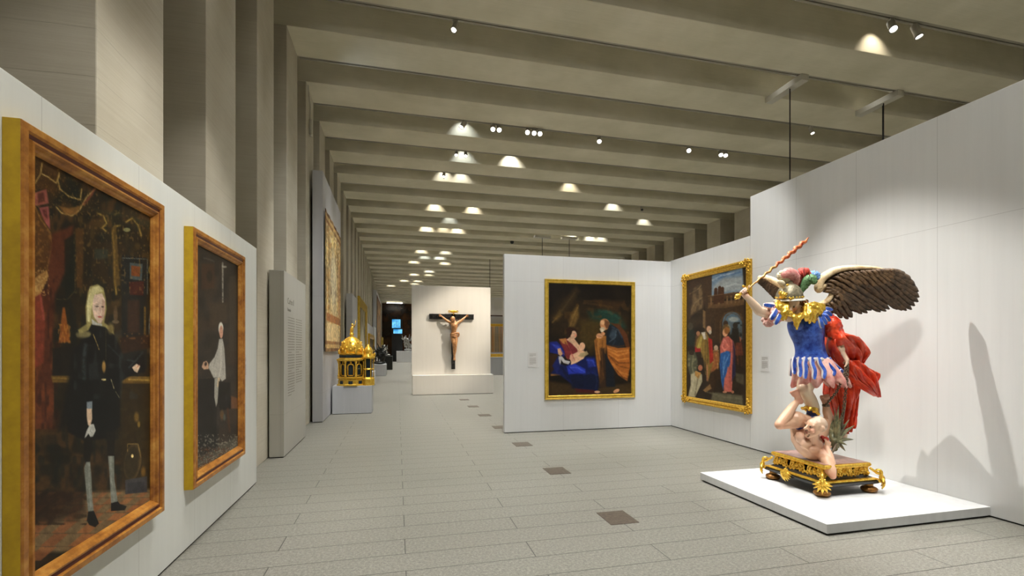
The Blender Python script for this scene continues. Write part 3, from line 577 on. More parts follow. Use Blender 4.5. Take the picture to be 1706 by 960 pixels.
p.poly([(80, 160), (225, 130), (225, 330), (190, 340), (185, 300), (80, 400)], (66, 48, 30), 8).poly([(120, 210), (160, 180), (175, 240), (175, 320), (105, 360)], (120, 98, 66), 10, .8).blotch(16, (60, 46, 30), .5, .6, 6, 2, (100, 180, 180, 350))
p.poly([(175, 330), (190, 340), (190, 440), (175, 430)], (120, 94, 60), 5)
p.poly([(205, 255), (405, 225), (405, 250), (205, 285)], (76, 54, 32), 4).poly([(205, 290), (410, 270), (410, 300), (205, 320)], (98, 72, 44), 4)
for i in range(9): p.st([(222+i*23, 262-i*2), (222+i*23, 300-i*2)], 9, (120, 92, 60), .9, 4)
for x, h in ((240, 210), (262, 200), (278, 205)): p.poly([(x, h), (x+10, h-8), (x+18, h), (x+18, h+88), (x-6, h+90)], (70, 44, 26), 4)
p.poly([(190, 320), (410, 300), (410, 640), (190, 640)], (64, 46, 28), 5)
p.e(342, 400, 55, 58, (84, 104, 116), 0, .08).poly([(285, 400), (400, 400), (400, 500), (285, 500)], (84, 96, 100), 4, .8).e(350, 385, 30, 14, (150, 156, 150), 0, .6).blotch(14, (34, 34, 24), .45, .9, 9, 1, (295, 400, 400, 520)).st([(300, 390), (310, 365), (340, 348), (375, 360), (395, 390)], 7, (90, 68, 44), .7, 4)
p.e(232, 425, 12, 60, (46, 34, 22), 0, .3).e(232, 425, 15, 66, (80, 60, 38), 0, .1, .4)
p.poly([(80, 500), (410, 520), (410, 880), (80, 840)], (42, 32, 20), 30, .7).poly([(230, 800), (400, 820), (405, 875), (220, 850)], (96, 90, 68), 12).poly([(360, 690), (408, 700), (408, 760), (365, 740)], (80, 72, 54), 10)
# crowd
for x, y, r, c, bc in ((104, 425, 16, (70, 62, 48), (40, 44, 34)), (148, 466, 11, (160, 110, 76), (90, 60, 34)), (380, 500, 13, (160, 100, 70), (100, 52, 34)), (250, 548, 12, (190, 160, 130), (120, 84, 50)), (305, 410, 14, (60, 44, 30), (50, 38, 26)), (360, 420, 14, (50, 44, 34), (40, 36, 28))):
    p.poly([(x-r*1.2, y+r), (x+r*1.2, y+r), (x+r*2, y+r*7), (x-r*2, y+r*7)], bc, 8).e(x, y, r, r*1.3, c, 0, .3)
p.poly([(90, 570), (130, 570), (145, 620), (140, 700), (100, 700), (85, 640)], (84, 84, 62), 8).e(110, 575, 15, 14, (58, 44, 28)).blotch(12, (130, 124, 90), .6, .7, 14, 1, (88, 590, 145, 690))
p.poly([(105, 700), (140, 680), (170, 700), (172, 740), (130, 830), (90, 825), (105, 760)], (176, 166, 132), 6).e(160, 662, 13, 17, (176, 112, 80)).poly([(130, 680), (165, 690), (150, 725), (130, 705)], (190, 140, 70), 5)
p.poly([(175, 790), (205, 745), (250, 650), (275, 700), (230, 800)], (56, 38, 20), 10).poly([(175, 790), (215, 755), (225, 780), (190, 802)], (130, 98, 58), 5)
p.poly([(215, 580), (260, 570), (265, 660), (220, 690)], (150, 92, 48), 8).blotch(10, (196, 150, 90), .6, .6, 15, 1, (215, 560, 265, 680))
# standing elder
p.e(210, 442, 14, 20, (196, 150, 116), -8, .3).e(216, 458, 8, 12, (190, 176, 150))
p.poly([(165, 465), (195, 458), (215, 500), (225, 560), (230, 640), (205, 740), (190, 640), (160, 560), (130, 560), (140, 500)], (130, 104, 44), 6).poly([(205, 490), (228, 500), (235, 620), (215, 640)], (150, 36, 28), 6).poly([(130, 545), (162, 545), (160, 570), (130, 572)], (160, 40, 36), 5).poly([(165, 460), (190, 456), (200, 500), (180, 500)], (200, 190, 170), 5).st([(200, 640), (200, 735)], 10, (176, 120, 80), .8, 5).poly([(162, 480), (175, 480), (160, 550), (140, 550)], (170, 150, 70), 5)
# central robed figure
p.e(303, 460, 16, 24, (206, 150, 110), 5, .3).e(312, 448, 16, 20, (120, 66, 34), 0, .4).e(310, 438, 24, 26, (206, 160, 80), 0, .2, .3)
p.poly([(290, 490), (320, 480), (350, 510), (360, 560), (350, 640), (340, 800), (295, 800), (290, 700), (275, 600), (272, 540)], (190, 100, 84), 6).poly([(345, 500), (360, 560), (362, 700), (340, 740), (345, 600)], (44, 40, 62), 6).poly([(275, 580), (310, 565), (335, 570), (330, 640), (300, 720), (290, 790), (280, 740), (270, 640)], (46, 92, 150), 6).st([(325, 585), (300, 640), (285, 720)], 7, (110, 150, 196), .7, 6).st([(300, 500), (320, 540), (300, 560)], 8, (226, 140, 120), .7, 6).st([(318, 660), (310, 780)], 8, (214, 116, 100), .7, 6)
p.e(300, 800, 12, 6, (190, 130, 96)).e(345, 800, 8, 8, (170, 110, 80))
for a_, w_, c_, al in (([(230, 160), (280, 135), (350, 120)], 10, (190, 196, 196), .6), ([(300, 200), (360, 180), (405, 190)], 10, (178, 182, 180), .6), ([(330, 130), (390, 115)], 8, (70, 100, 140), .6), ([(205, 320), (300, 315), (405, 300)], 6, (120, 90, 54), .6), ([(205, 252), (405, 226)], 4, (130, 100, 64), .7), ([(190, 345), (190, 640)], 6, (96, 70, 42), .6), ([(275, 520), (275, 400), (300, 352), (345, 340), (390, 355), (404, 400)], 9, (104, 78, 48), .6),
    ([(100, 240), (150, 210), (165, 190)], 6, (146, 122, 84), .6), ([(110, 330), (130, 290), (170, 260)], 7, (140, 116, 80), .6), ([(120, 600), (112, 650), (120, 690)], 8, (150, 144, 108), .6), ([(120, 720), (112, 780), (100, 825)], 7, (206, 196, 164), .6), ([(150, 700), (140, 760), (130, 820)], 6, (110, 98, 74), .7), ([(150, 500), (165, 540), (170, 600)], 7, (170, 140, 70), .6), ([(195, 480), (205, 560), (200, 640)], 7, (84, 64, 28), .7), ([(222, 510), (228, 600)], 5, (190, 60, 44), .6), ([(180, 500), (178, 600), (192, 700)], 6, (160, 130, 64), .5),
    ([(295, 500), (285, 540), (300, 570)], 6, (236, 156, 136), .6), ([(325, 495), (335, 540), (330, 580)], 6, (150, 66, 56), .7), ([(345, 520), (350, 600), (345, 640)], 6, (160, 76, 66), .6), ([(275, 600), (280, 660), (292, 760)], 6, (28, 62, 116), .7), ([(300, 590), (290, 650), (292, 700)], 6, (120, 162, 206), .6), ([(330, 600), (312, 650), (300, 700)], 5, (30, 66, 120), .7), ([(330, 660), (330, 780)], 5, (150, 66, 56), .7), ([(300, 720), (302, 790)], 5, (220, 130, 112), .6), ([(240, 580), (250, 640), (235, 680)], 8, (130, 78, 40), .6), ([(370, 540), (375, 640)], 8, (120, 64, 40), .6), ([(390, 530), (395, 650)], 8, (84, 46, 30), .6), ([(200, 800), (300, 830), (400, 840)], 10, (120, 112, 86), .5), ([(240, 690), (250, 740), (240, 800)], 10, (40, 28, 16), .6)):
    p.st(a_, w_, c_, al, 5)
p.fr(1120, 420, 3.4286).grain(11, .08, 71).grain(4, .05, 72)
p.build('canvas', t4)
# ---- tapestry
O = (-1.53, 10.93, 1.52); W_, H_ = 2.85, 3.12
ta = Pic(O, (0, 1, 0), W_, H_, 150, 330, (214, 184, 122))
a, b = ta.A, ta.B
wob = .015*np.sin(a*9)
ta.pts[..., 0] += .005*np.sin(a*11+1)+.008*(vnoise(a*10, b*3, 3, 8)-.5)
ta.fr(535, 340, 3.7)
ta.X, ta.Y = a/W_*100, b/H_*100
ta.grain(7, .3, 3).blotch(5, (176, 124, 60), .62, .55, 4, .45).blotch(4, (120, 112, 84), .68, .5, 6, .5).blotch(4, (238, 222, 176), .55, .7, 9, .45)
ta.e(48, 46, 24, 26, (220, 200, 150), 0, .25).e(48, 44, 17, 19, (228, 214, 176), 0, .4).blotch(3, (140, 110, 84), .6, .7, 19, 3, (26, 22, 72, 74))
for x in (16, 21, 76, 82): ta.st([(x, 6), (x, 74)], 2, (140, 92, 44), .8, 1)
ta.poly([(80, 25), (96, 25), (96, 72), (80, 72)], (176, 110, 64), 6, .45)
ta.poly([(4, 72), (96, 72), (96, 78), (4, 78)], (168, 110, 56), 1).poly([(10, 79), (90, 79), (90, 93), (10, 93)], (214, 190, 138), 1)
for x in range(16, 90, 9): ta.st([(x, 79), (x, 93)], 1, (150, 116, 70), .8, .8)
for q, c in ((1.3, (90, 54, 24)), (4, (190, 156, 96)), (6.5, (130, 84, 40))):
    for s_ in ([(q, 0), (q, 100)], [(100-q, 0), (100-q, 100)], [(0, q), (100, q)], [(0, 100-q), (100, 100-q)]): ta.st(s_, 2.4, c, .9, .8)
ta.grain(1.5, .2, 44)
to = ta.build('tapestry', None, M['textile'])
m_ = to.modifiers.new('s', 'SOLIDIFY'); m_.thickness = .01
tag(to, 'large beige and ochre woven tapestry hanging on the tall grey panel', 'tapestry')
M['capink'] = NT('pale_grey_lettering', .7, 0, (164, 162, 156)).m
# ---- caption cards
def caption(O, ex, en, W_, H_, label, n=(4, 9)):
    O = Vector(O); ex = Vector(ex); en = Vector(en); ez = Vector((0, 0, 1)); t = thing('caption_card', O, label, 'caption card')
    mb = MB(); c = [O, O+ex*W_, O+ex*W_+ez*H_, O+ez*H_]; mb.ring_sweep([c, [q+en*.006 for q in c]]); mb.build('card', M['caption'], t)
    mb = MB(); r = random.Random(3); z = H_*.88; i = 0
    for blk in n:
        for j in range(blk):
            wd = W_*(.72 if j < blk-1 else .4)*r.uniform(.92, 1); a = O+ex*W_*.14+ez*z+en*.007; mb.add([a, a+ex*wd, a+ex*wd+ez*.006, a+ez*.006], [(0, 1, 2, 3)]); z -= H_*.052
        z -= H_*.07
    mb.build('printed_lines', M['capink'], t)
caption((2.405, 8.629, 1.235), (1, 0, 0), (0, -1, 0), .19, .285, 'small white caption card left of the seated mother picture')
caption((5.449, 6.175, 1.245), (0, -1, 0), (-1, 0, 0), .175, .24, 'small white caption card between the carved gold frame and the statue')
caption((-1.619, 5.56, 1.24), (0, 1, 0), (1, 0, 0), .2, .28, 'small pale caption card right of the seated white-habited portrait')
# ---- writing on the text panel
def line_mesh(lines, name, mat, parent):
    mb = MB()
    for y0, y1, z, h in lines: mb.add([(-1.6035, y0, z), (-1.6035, y1, z), (-1.6035, y1, z+h), (-1.6035, y0, z+h)], [(0, 1, 2, 3)])
    mb.build(name, mat, parent)
r = random.Random(4); ln = []
z = 2.06
for j in range(30):
    if j in (14, 21): pass
    for c0, c1 in ((7.72, 8.20), (8.30, 8.80)):
        if c0 > 8 and j > 25: continue
        y = c0; end = c1 if j not in (13, 20, 29) else c0+.25
        while y < end:
            w_ = r.uniform(.02, .07); ln.append((y, min(y+w_, end), z, .012)); y += w_+.012
    z -= .041
line_mesh([q for q in ln if q[0] < 8.25], 'printed_text', M['textink'], tp); line_mesh([q for q in ln if q[0] >= 8.25], 'printed_text', M['textink'], tp)
def text(body, name, loc, size, parent, mat, rot=(PI/2, 0, PI/2)):
    c = D.curves.new(name, 'FONT'); c.body = body; c.size = size; c.extrude = .0008
    o = D.objects.new(name, c); COL.objects.link(o); dg = bpy.context.evaluated_depsgraph_get()
    me = D.meshes.new_from_object(o.evaluated_get(dg)); D.objects.remove(o)
    q = D.objects.new(name, me); COL.objects.link(q); q.location = Vector(loc)-wl(parent); q.rotation_euler = rot; q.parent = parent
    me.materials.clear(); me.materials.append(mat); return q
text('Carlos', 'heading', (-1.604, 7.70, 2.27), .13, tp, M['textink']); text('II', 'heading', (-1.604, 8.085, 2.27), .13, tp, M['textink'])
text('Reinado', 'subheading', (-1.604, 7.70, 2.16), .07, tp, M['textink'])
# ---- spotlights that show
def spotlight(x, y, aim, label, group=None, z=7.128, L=.17, r=.05, lit=True):
    t = thing('track_spotlight', (x, y, z), label, 'spotlight', group); a = Vector((x, y, z-.10)); dr = (Vector(aim)-a).normalized()
    MB().bbox(x-.045, x+.045, y-.02, y+.02, z-.03, z+.0, .004).build('track_adapter', M['lampw'], t)
    MB().tube([(x, y, z-.03), a], .012, 8).build('stem', M['lampw'], t)
    q = dr.to_track_quat('Z', 'Y').to_matrix().to_4x4()
    MB().lathe([(.0, -.09), (r*.8, -.09), (r*.92, -.075), (r*.92, L*.45), (r, L*.5), (r, L*.62), (r*.85, L*.62), (r*.8, L*.5)], a, 20, q).build('housing', M['lampw'], t, smooth=True, auto=40)
    MB().lathe([(r*1.01, L*.6), (r*1.01, L*.66), (r*.86, L*.66), (r*.86, L*.6)], a, 20, q).build('rim', M['lampb'], t)
    MB().lathe([(0, L*.53), (r*.78, L*.53), (r*.6, L*.57), (0, L*.585)], a, 18, q).build('lens', M['lens'] if lit else M['lampb'], t, smooth=True)
    return t
YT = lambda k: Y0+PITCH*k+WID+.12
spotlight(.95, YT(2), (-.9, 5.5, 1.5), 'white spotlight alone at the upper left of the nearest gap between beams')
spotlight(8.07, YT(1)-.02, (6.4, 3.2, 1), 'lit spotlight beside a bright pool, left one of the pair at the upper right', r=.065, L=.2)
spotlight(8.60, YT(1)-.02, (9.6, 4.6, 1), 'spotlight pointing down right, right one of the pair at the upper right', r=.065, L=.22)
spotlight(10.02, YT(3)-.04, (9.9, 7, 1), 'dim spotlight above the tall right partition between the cable pairs')
for x, aim, lb in ((1.56, (-.3, 10.6, 4), 'grey spotlight seen from the side, leftmost on the bright row of the ceiling'), (2.29, (1, 6, 1), 'left lamp of the close pair of spotlights above the crucifix wall'), (2.44, (1.6, 6, 1), 'right lamp of the close pair of spotlights above the crucifix wall'),
   (3.17, (1, 4, 1), 'left warm spotlight of the bright trio on the ceiling'), (3.34, (1.4, 4, 1), 'middle spotlight of the bright trio on the ceiling'), (3.49, (1.8, 4, 1), 'right spotlight of the bright trio on the ceiling'),
   (5.11, (3, 7, 1), 'single spotlight halfway along the bright ceiling row'), (7.74, (4, 5, 1), 'single bright spotlight right of the middle of the ceiling row'), (8.75, (6, 7, 1), 'left lamp of the rightmost spotlight pair above the partition'), (8.90, (6.2, 7, 1), 'right lamp of the rightmost spotlight pair above the partition')):
    spotlight(x, YT(4)-.05, aim, lb, r=.065)
for x, y, lb in ((1.6, YT(5)-.16, 'left spotlight of the faint pair one gap beyond the bright row'), (1.86, YT(5)-.16, 'right spotlight of the faint pair one gap beyond the bright row'), (1.42, YT(6)-.16, 'tiny lit spotlight two gaps beyond the bright row'), (9.22, YT(7)-.16, 'small unlit spotlight above the facing partition, near the right columns')):
    spotlight(x, y+.12, (x-.8, y-5, 1), lb, lit='unlit' not in lb)
t = thing('ceiling_camera', (5.74, 23.65, 7.1), 'small black dome camera on the ceiling above the end of the facing partition', 'camera')
MB().lathe([(0, -.14), (.07, -.12), (.1, -.05), (.1, 0), (0, 0)], (5.74, 23.65, 7.1), 16).build('dome', M['lampb'], t, smooth=True)
# ---- hanger beams with cable pairs, carrying a suspended panel behind the right partition
for i, (x, lb) in enumerate(((7.95, 'left'), (10.42, 'right'))):
    t = thing('hanger_beam', (x, 8.28, 7.0), 'white %s hanger beam across a ceiling gap with two thin dark cables' % lb, 'hanger beam', 'hanger beams over the right partition')
    MB().bbox(x-.09, x+.09, 7.82, 8.78, 6.98, 7.1, .004).build('crossbar', M['lampw'], t)
    for dy in (0, .0): pass
    for dx in (-.035, .045): MB().tube([(x+dx, 8.2+dx, 6.98), (x+dx, 8.2+dx, 3.2)], .011, 8).build('cable', M['dark'], t)
    MB().bbox(x-.12, x+.12, 8.1, 8.3, 3.1, 3.2, .004).build('clamp', M['dark'], t)
o = MB().bbox(7.7, 10.7, 8.17, 8.23, 2.1, 3.13, .01).build('suspended_panel', M['white']); tag(o, 'white panel hung on cables behind the right partition', 'suspended panel')
for x, lb in ((6.9, 'left'), (8.3, 'right')):
    t = thing('hanger_beam', (x, 22.2, 7.0), 'small far %s hanger beam with one visible cable above the facing partition' % lb, 'hanger beam', 'far hanger beams over the facing partition')
    MB().bbox(x-.4, x+.4, 22.0, 22.3, 7.0, 7.1, .004).build('crossbar', M['lampw'], t)
    MB().tube([(x, 22.15, 7.0), (x, 22.15, 3.0)], .014, 6).build('cable', M['dark'], t)
o = MB().bbox(6.3, 8.9, 22.1, 22.2, 1.9, 3.02, .01).build('suspended_panel', M['white']); tag(o, 'white panel hung on cables far behind the facing partition', 'suspended panel')
# lantern-like emergency fittings with cable
t = thing('wall_fitting', (-1.82, 11.0, 6.3), 'small white fitting with a thin cable high on a left column', 'wall fitting')
MB().bbox(-1.83, -1.77, 10.80, 10.92, 6.15, 6.5, .02).build('fitting_body', M['lampw'], t, smooth=False)
MB().tube([(-1.81, 10.86, 6.5), (-1.80, 10.78, 6.75), (-1.81, 10.66, 6.95), (-1.81, 10.6, 7.1)], .01, 6).build('cable', M['lampw'], t)
t = thing('wall_fitting', (13.34, 25.9, 6.4), 'round white fitting high on a right column above the facing partition', 'wall fitting')
MB().lathe([(0, 0), (.2, 0), (.2, .06), (.1, .12), (0, .13)], (13.34, 25.9, 6.3), 16, Matrix.Rotation(-PI/2, 4, 'Y')).build('fitting_body', M['lampw'], t, smooth=True)
# ------------------------------------------------------------------ the winged statue
def organic(name, mb, mat, parent, voxel=.008, smooth=4, paint=None, base=None, noise=0):
    me = D.meshes.new('tmp'); me.from_pydata(mb.v, [], mb.f); o = D.objects.new('tmp', me); COL.objects.link(o)
    bm = bmesh.new(); bm.from_mesh(me); bmesh.ops.recalc_face_normals(bm, faces=bm.faces); bm.to_mesh(me); bm.free()
    m = o.modifiers.new('r', 'REMESH'); m.mode = 'VOXEL'; m.voxel_size = voxel
    if smooth: q = o.modifiers.new('s', 'SMOOTH'); q.factor = .5; q.iterations = smooth
    dg = bpy.context.evaluated_depsgraph_get(); me2 = D.meshes.new_from_object(o.evaluated_get(dg)); D.objects.remove(o)
    off = wl(parent); pts = np.array([v.co[:] for v in me2.vertices])
    c = np.ones((len(pts), 4)); c[:, :3] = lin(base)
    if paint: 
        for (ctr, rad, col, al) in paint:
            r = np.array((rad,)*3 if not isinstance(rad, tuple) else rad); dd = np.linalg.norm((pts-np.array(ctr))/r, axis=1)
            a = (np.clip((1-dd)*2.2+.0, 0, 1)*al)[:, None]; c[:, :3] = c[:, :3]*(1-a)+lin(col)*a
    if base is not None:
        at = me2.color_attributes.new('Col', 'FLOAT_COLOR', 'POINT'); at.data.foreach_set('color', c.ravel())
    for v in me2.vertices:
        if noise: v.co += v.normal*noise*mnoise.noise(v.co*38)
        v.co -= off
    q = D.objects.new(name, me2); COL.objects.link(q); q.parent = parent; WL[q.name] = off
    me2.materials.clear(); me2.materials.append(mat)
    for p_ in me2.polygons: p_.use_smooth = True
    me2.name = name; return q
def V(*a): return Vector(a)
def cr(pts, n):          # Catmull-Rom
    pts = [Vector(p) for p in pts]; out = []
    q = [pts[0]*2-pts[1]]+pts+[pts[-1]*2-pts[-2]]
    for i in range(len(pts)-1):
        p0, p1, p2, p3 = q[i:i+4]
        for k in range(n):
            t = k/n; out.append(.5*((2*p1)+(p2-p0)*t+(2*p0-5*p1+4*p2-p3)*t*t+(3*p1-p0-3*p2+p3)*t**3))
    out.append(pts[-1]); return out
def limb(mb, pts, rs, n=14, sub=6):
    c = cr(pts, sub); r = [x.x for x in cr([V(a, 0, 0) for a in rs], sub)]
    mb.tube(c, r, n); mb.ell(c[0], r[0]*.98); mb.ell(c[-1], r[-1]*.98); return mb
def loft(name, rows, nu, nv, mat, parent, fold=0, ff=5, thick=.008, seed=0, fdir=None, grow=True):
    rr = [cr(r, nu) for r in rows]; nx = len(rr[0]); cols = [cr([r[i] for r in rr], nv) for i in range(nx)]; ny = len(cols[0]); pts = []
    cam_dir = V(ST, CT, 0) if fdir is None else fdir
    for j in range(ny):
        for i in range(nx):
            u = i/(nx-1); v = j/(ny-1); p_ = cols[i][j].copy()
            if fold:
                a = fold*((.25+.75*v) if grow else 1)*(1.6*(abs(math.sin(u*ff*PI+1.6*math.sin(v*3+seed)+seed))-.5)+.5*math.sin(v*9+u*3+seed)+.5*math.sin(u*ff*4.3*PI+v*5+seed*2)+.8*(mnoise.noise(V(u*5, v*4, seed))))
                p_ += cam_dir*a
            pts.append(p_)
    mb = MB().grid(pts, nx, ny); return mb.build(name, mat, parent, smooth=True, solid=thick)
skin_a, skin_p = (232, 196, 168), (214, 140, 116)
M['blue'] = gold('blue_painted_cuirass', (22, 48, 132), (70, 108, 200), .32, 16, .0, .4)
M['bluedark'] = NT('dark_blue_boot', .4, 0, (40, 56, 120)).m
M['whiteedge'] = NT('white_trim', .5, 0, (222, 216, 214)).m
M['pink'] = gold('pink_painted_cloth', (204, 120, 112), (240, 196, 182), .5, 7, 0, .3)
M['red'] = gold('red_painted_cloak', (186, 34, 12), (232, 84, 46), .33, 6, 0, .35)
M['cream'] = gold('cream_feather_edge', (206, 172, 124), (240, 220, 180), .5, 20, 0, .5)
M['feather'] = gold('brown_feathers', (48, 38, 30), (96, 76, 56), .5, 26, 0, .6)
M['feather3'] = gold('ochre_brown_feathers', (66, 48, 32), (128, 100, 70), .5, 26, 0, .6)
M['feather2'] = gold('dark_feather_tips', (34, 28, 24), (62, 52, 42), .5, 26, 0, .6)
M['helm'] = gold('grey_gold_helmet', (104, 98, 80), (160, 150, 122), .38, 40, .45, .5)
M['hair'] = gold('brown_curls', (92, 54, 24), (156, 104, 50), .5, 60, .1, .6)
M['plink'] = gold('pink_plume', (196, 104, 104), (232, 172, 160), .6, 50, 0, 1)
M['plred'] = gold('red_plume', (150, 36, 26), (208, 70, 50), .6, 50, 0, 1)
M['plcrim'] = gold('crimson_plume', (96, 14, 20), (150, 40, 44), .6, 50, 0, 1)
M['plgreen'] = gold('green_plume', (46, 84, 40), (120, 164, 110), .6, 50, 0, 1)
M['plblue'] = gold('blue_plume', (70, 116, 176), (124, 168, 216), .6, 50, 0, 1)
M['plcream'] = gold('cream_plume', (214, 196, 150), (240, 230, 205), .6, 50, 0, 1)
M['blade'] = gold('flame_blade_red', (150, 44, 16), (226, 130, 70), .4, 25, .2, .5)
M['bladeg'] = gold('flame_blade_gold', (140, 98, 50), (214, 160, 90), .4, 25, .4, .5)
M['iron'] = gold('iron_chain', (84, 72, 58), (130, 116, 96), .35, 30, .8, .2)
M['spine'] = gold('green_spines', (70, 78, 56), (160, 156, 116), .35, 18, .1, .5)
M['marble'] = gold('red_marble_top', (112, 76, 66), (176, 140, 128), .3, 6, 0, .05)
M['ebony'] = gold('ebonised_wood', (20, 20, 20), (40, 39, 38), .25, 8, 0, .05)
M['bun'] = gold('dark_gilt_bun', (110, 70, 26), (166, 116, 46), .35, 20, .5, .2)
M['beard'] = gold('pale_brown_beard', (120, 86, 60), (190, 150, 118), .5, 60, 0, .5)
M['eye'] = NT('dark_eye_paint', .3, 0, (30, 26, 24)).m
SO = V(4.46, 4.22, .1)
S = thing('winged_warrior_statue', SO, 'painted wooden winged warrior with raised flaming sword trampling a bald demon on a gilt base', 'statue')
# --- base
BX0, BX1, BY0, BY1 = 4.13, 4.83, 3.86, 4.60
for x, y in ((BX0+.05, BY0+.05), (BX1-.05, BY0+.05), (BX0+.05, BY1-.05), (BX1-.05, BY1-.05)):
    MB().lathe([(0, .1), (.03, .1), (.05, .103), (.066, .112), (.076, .124), (.078, .135), (.073, .147), (.06, .156), (.04, .163), (.036, .175), (.038, .188), (.05, .2), (0, .2)], (x, y, 0), 24).build('bun_foot', M['bun'], S, smooth=True)
cut = lambda t: None
def slab(x0, x1, y0, y1, prof):      # mitred moulding: (inset, z)
    mb = MB(); rings = []
    for t, z in prof: rings.append([V(x0+t, y0+t, z), V(x1-t, y0+t, z), V(x1-t, y1-t, z), V(x0+t, y1-t, z)])
    return mb.ring_sweep(rings)
slab(BX0, BX1, BY0, BY1, [(.03, .19), (.0, .195), (-.012, .205), (-.014, .222), (.0, .232), (.02, .236), (.03, .25)]).build('lower_moulding', M['ebony'], S)
slab(BX0, BX1, BY0, BY1, [(-.004, .236), (-.008, .243), (-.004, .252), (.02, .256)]).build('gilt_fillet', M['goldbright'], S)
slab(BX0, BX1, BY0, BY1, [(.02, .25), (.05, .27), (.085, .31), (.1, .36), (.1, .39)]).build('sloping_body', M['ebony'], S)
slab(BX0+.03, BX1-.1, BY0-.0, BY1-.06, [(.03, .37), (.0, .38), (-.01, .395), (-.008, .41), (.0, .42), (.012, .42)]).build('gilt_edge', M['goldbright'], S)
slab(BX0+.03, BX1-.1, BY0, BY1-.06, [(.012, .4), (.012, .424)]).build('marble_top', M['marble'], S)
def leafspray(mb, c, out, up, n, L, w, z=0, droop=.3, curl=.3):
    side = out.cross(up).normalized()
    for i in range(n):
        a = (i/(n-1)-.5)*2.5 if n > 1 else 0; d = (up*math.cos(a)+side*math.sin(a)).normalized(); pts = []; rs = []
        ln = L*(1-.25*abs(a)/1.25)
        for k in range(7):
            t = k/6; pts.append(c+d*ln*t+out*(.01+ln*curl*math.sin(t*PI*.9)+.012*t)); rs.append(w*(.35+math.sin(min(1, t*1.1)*PI)*.75)*(1-.3*t)+.002)
        mb.tube(pts, rs, 6)
    return mb
rr_ = random.Random(11)
def rosette(c, out, s=1.0, name='gilt_carving'):
    mb = MB(); up = V(0, 0, 1); side = out.cross(up)
    for i in range(8):
        a = i*PI/4; d = up*math.cos(a)+side*math.sin(a); mb.ell(c+d*.026*s+out*.012, (.016*s, .016*s, .016*s), seg=8, rings_=5)
    mb.ell(c+out*.026*s, .018*s, seg=8, rings_=6)
    for sg in (-1, 1):
        for j in range(3):
            pts = [c+side*sg*(.03+.02*j+.045*t)*s+up*(.05*math.sin(t*3+j*2)*s*(1 if j % 2 else -1))+out*.012 for t in [k/6 for k in range(7)]]
            mb.tube(pts, [.015*s*(1-.5*k/6) for k in range(7)], 6); mb.ell(pts[-1], .017*s, seg=8, rings_=5)
        for j in range(9): mb.ell(c+side*sg*rr_.uniform(.04, .11)*s+up*rr_.uniform(-.035, .035)*s+out*.012, (.015*s, .015*s, .012*s), seg=7, rings_=5)
    return mb.build(name, M['goldbright'], S, smooth=True)
for f in (.2, .5, .8):
    c = V(BX0+.075, BY0+(BY1-BY0)*f, .32); rosette(c, V(-1, 0, .5).normalized(), .95)
    c = V(BX0+(BX1-BX0)*f, BY0+.075, .32); rosette(c, V(0, -1, .5).normalized(), .95)
    rosette(V(BX1-.075, BY0+(BY1-BY0)*f, .32), V(1, 0, .5).normalized(), .95)
mb = MB(); leafspray(mb, V(BX0-.005, BY0+.42, .26), V(-1, 0, 0), V(0, 0, -1), 9, .105, .016); leafspray(mb, V(BX0-.005, BY0+.42, .25), V(-1, 0, 0), V(0, 0, 1), 7, .05, .012); mb.ell(V(BX0-.03, BY0+.42, .245), .022); mb.build('apron_leaf', M['goldbright'], S, smooth=True)
for x, y, d in ((BX0, BY0, V(-.7, -.7, 0)), (BX1, BY0, V(.7, -.7, 0)), (BX0, BY1, V(-.7, .7, 0)), (BX1, BY1, V(.7, .7, 0))):
    mb = MB(); d = d.normalized(); c = V(x, y, .262)+d*.005
    leafspray(mb, c, d, V(0, 0, -1), 7, .115, .018, curl=.25); leafspray(mb, c, d, V(0, 0, 1), 5, .05, .014)
    for r0, cz, sg in ((.034, .315, 1),):
        pts = [c+d*(.0+r0*(1-q*.72)*math.cos(q*8.2-1.2))+V(0, 0, cz-.262+r0*(1-q*.72)*math.sin(q*8.2-1.2)) for q in [k/16 for k in range(17)]]
        mb.tube(pts, [.014*(1-.5*k/16) for k in range(17)], 8)
    pts = [c-d*.07+V(0, 0, .09), c-d*.03+V(0, 0, .06), c+d*.02+V(0, 0, .03), c+d*.045+V(0, 0, 0), c+d*.04+V(0, 0, -.035), c+d*.012+V(0, 0, -.04), c+d*.01+V(0, 0, -.015)]
    mb.tube(cr(pts, 4), .013, 8); mb.build('corner_scroll', M['goldbright'], S, smooth=True)
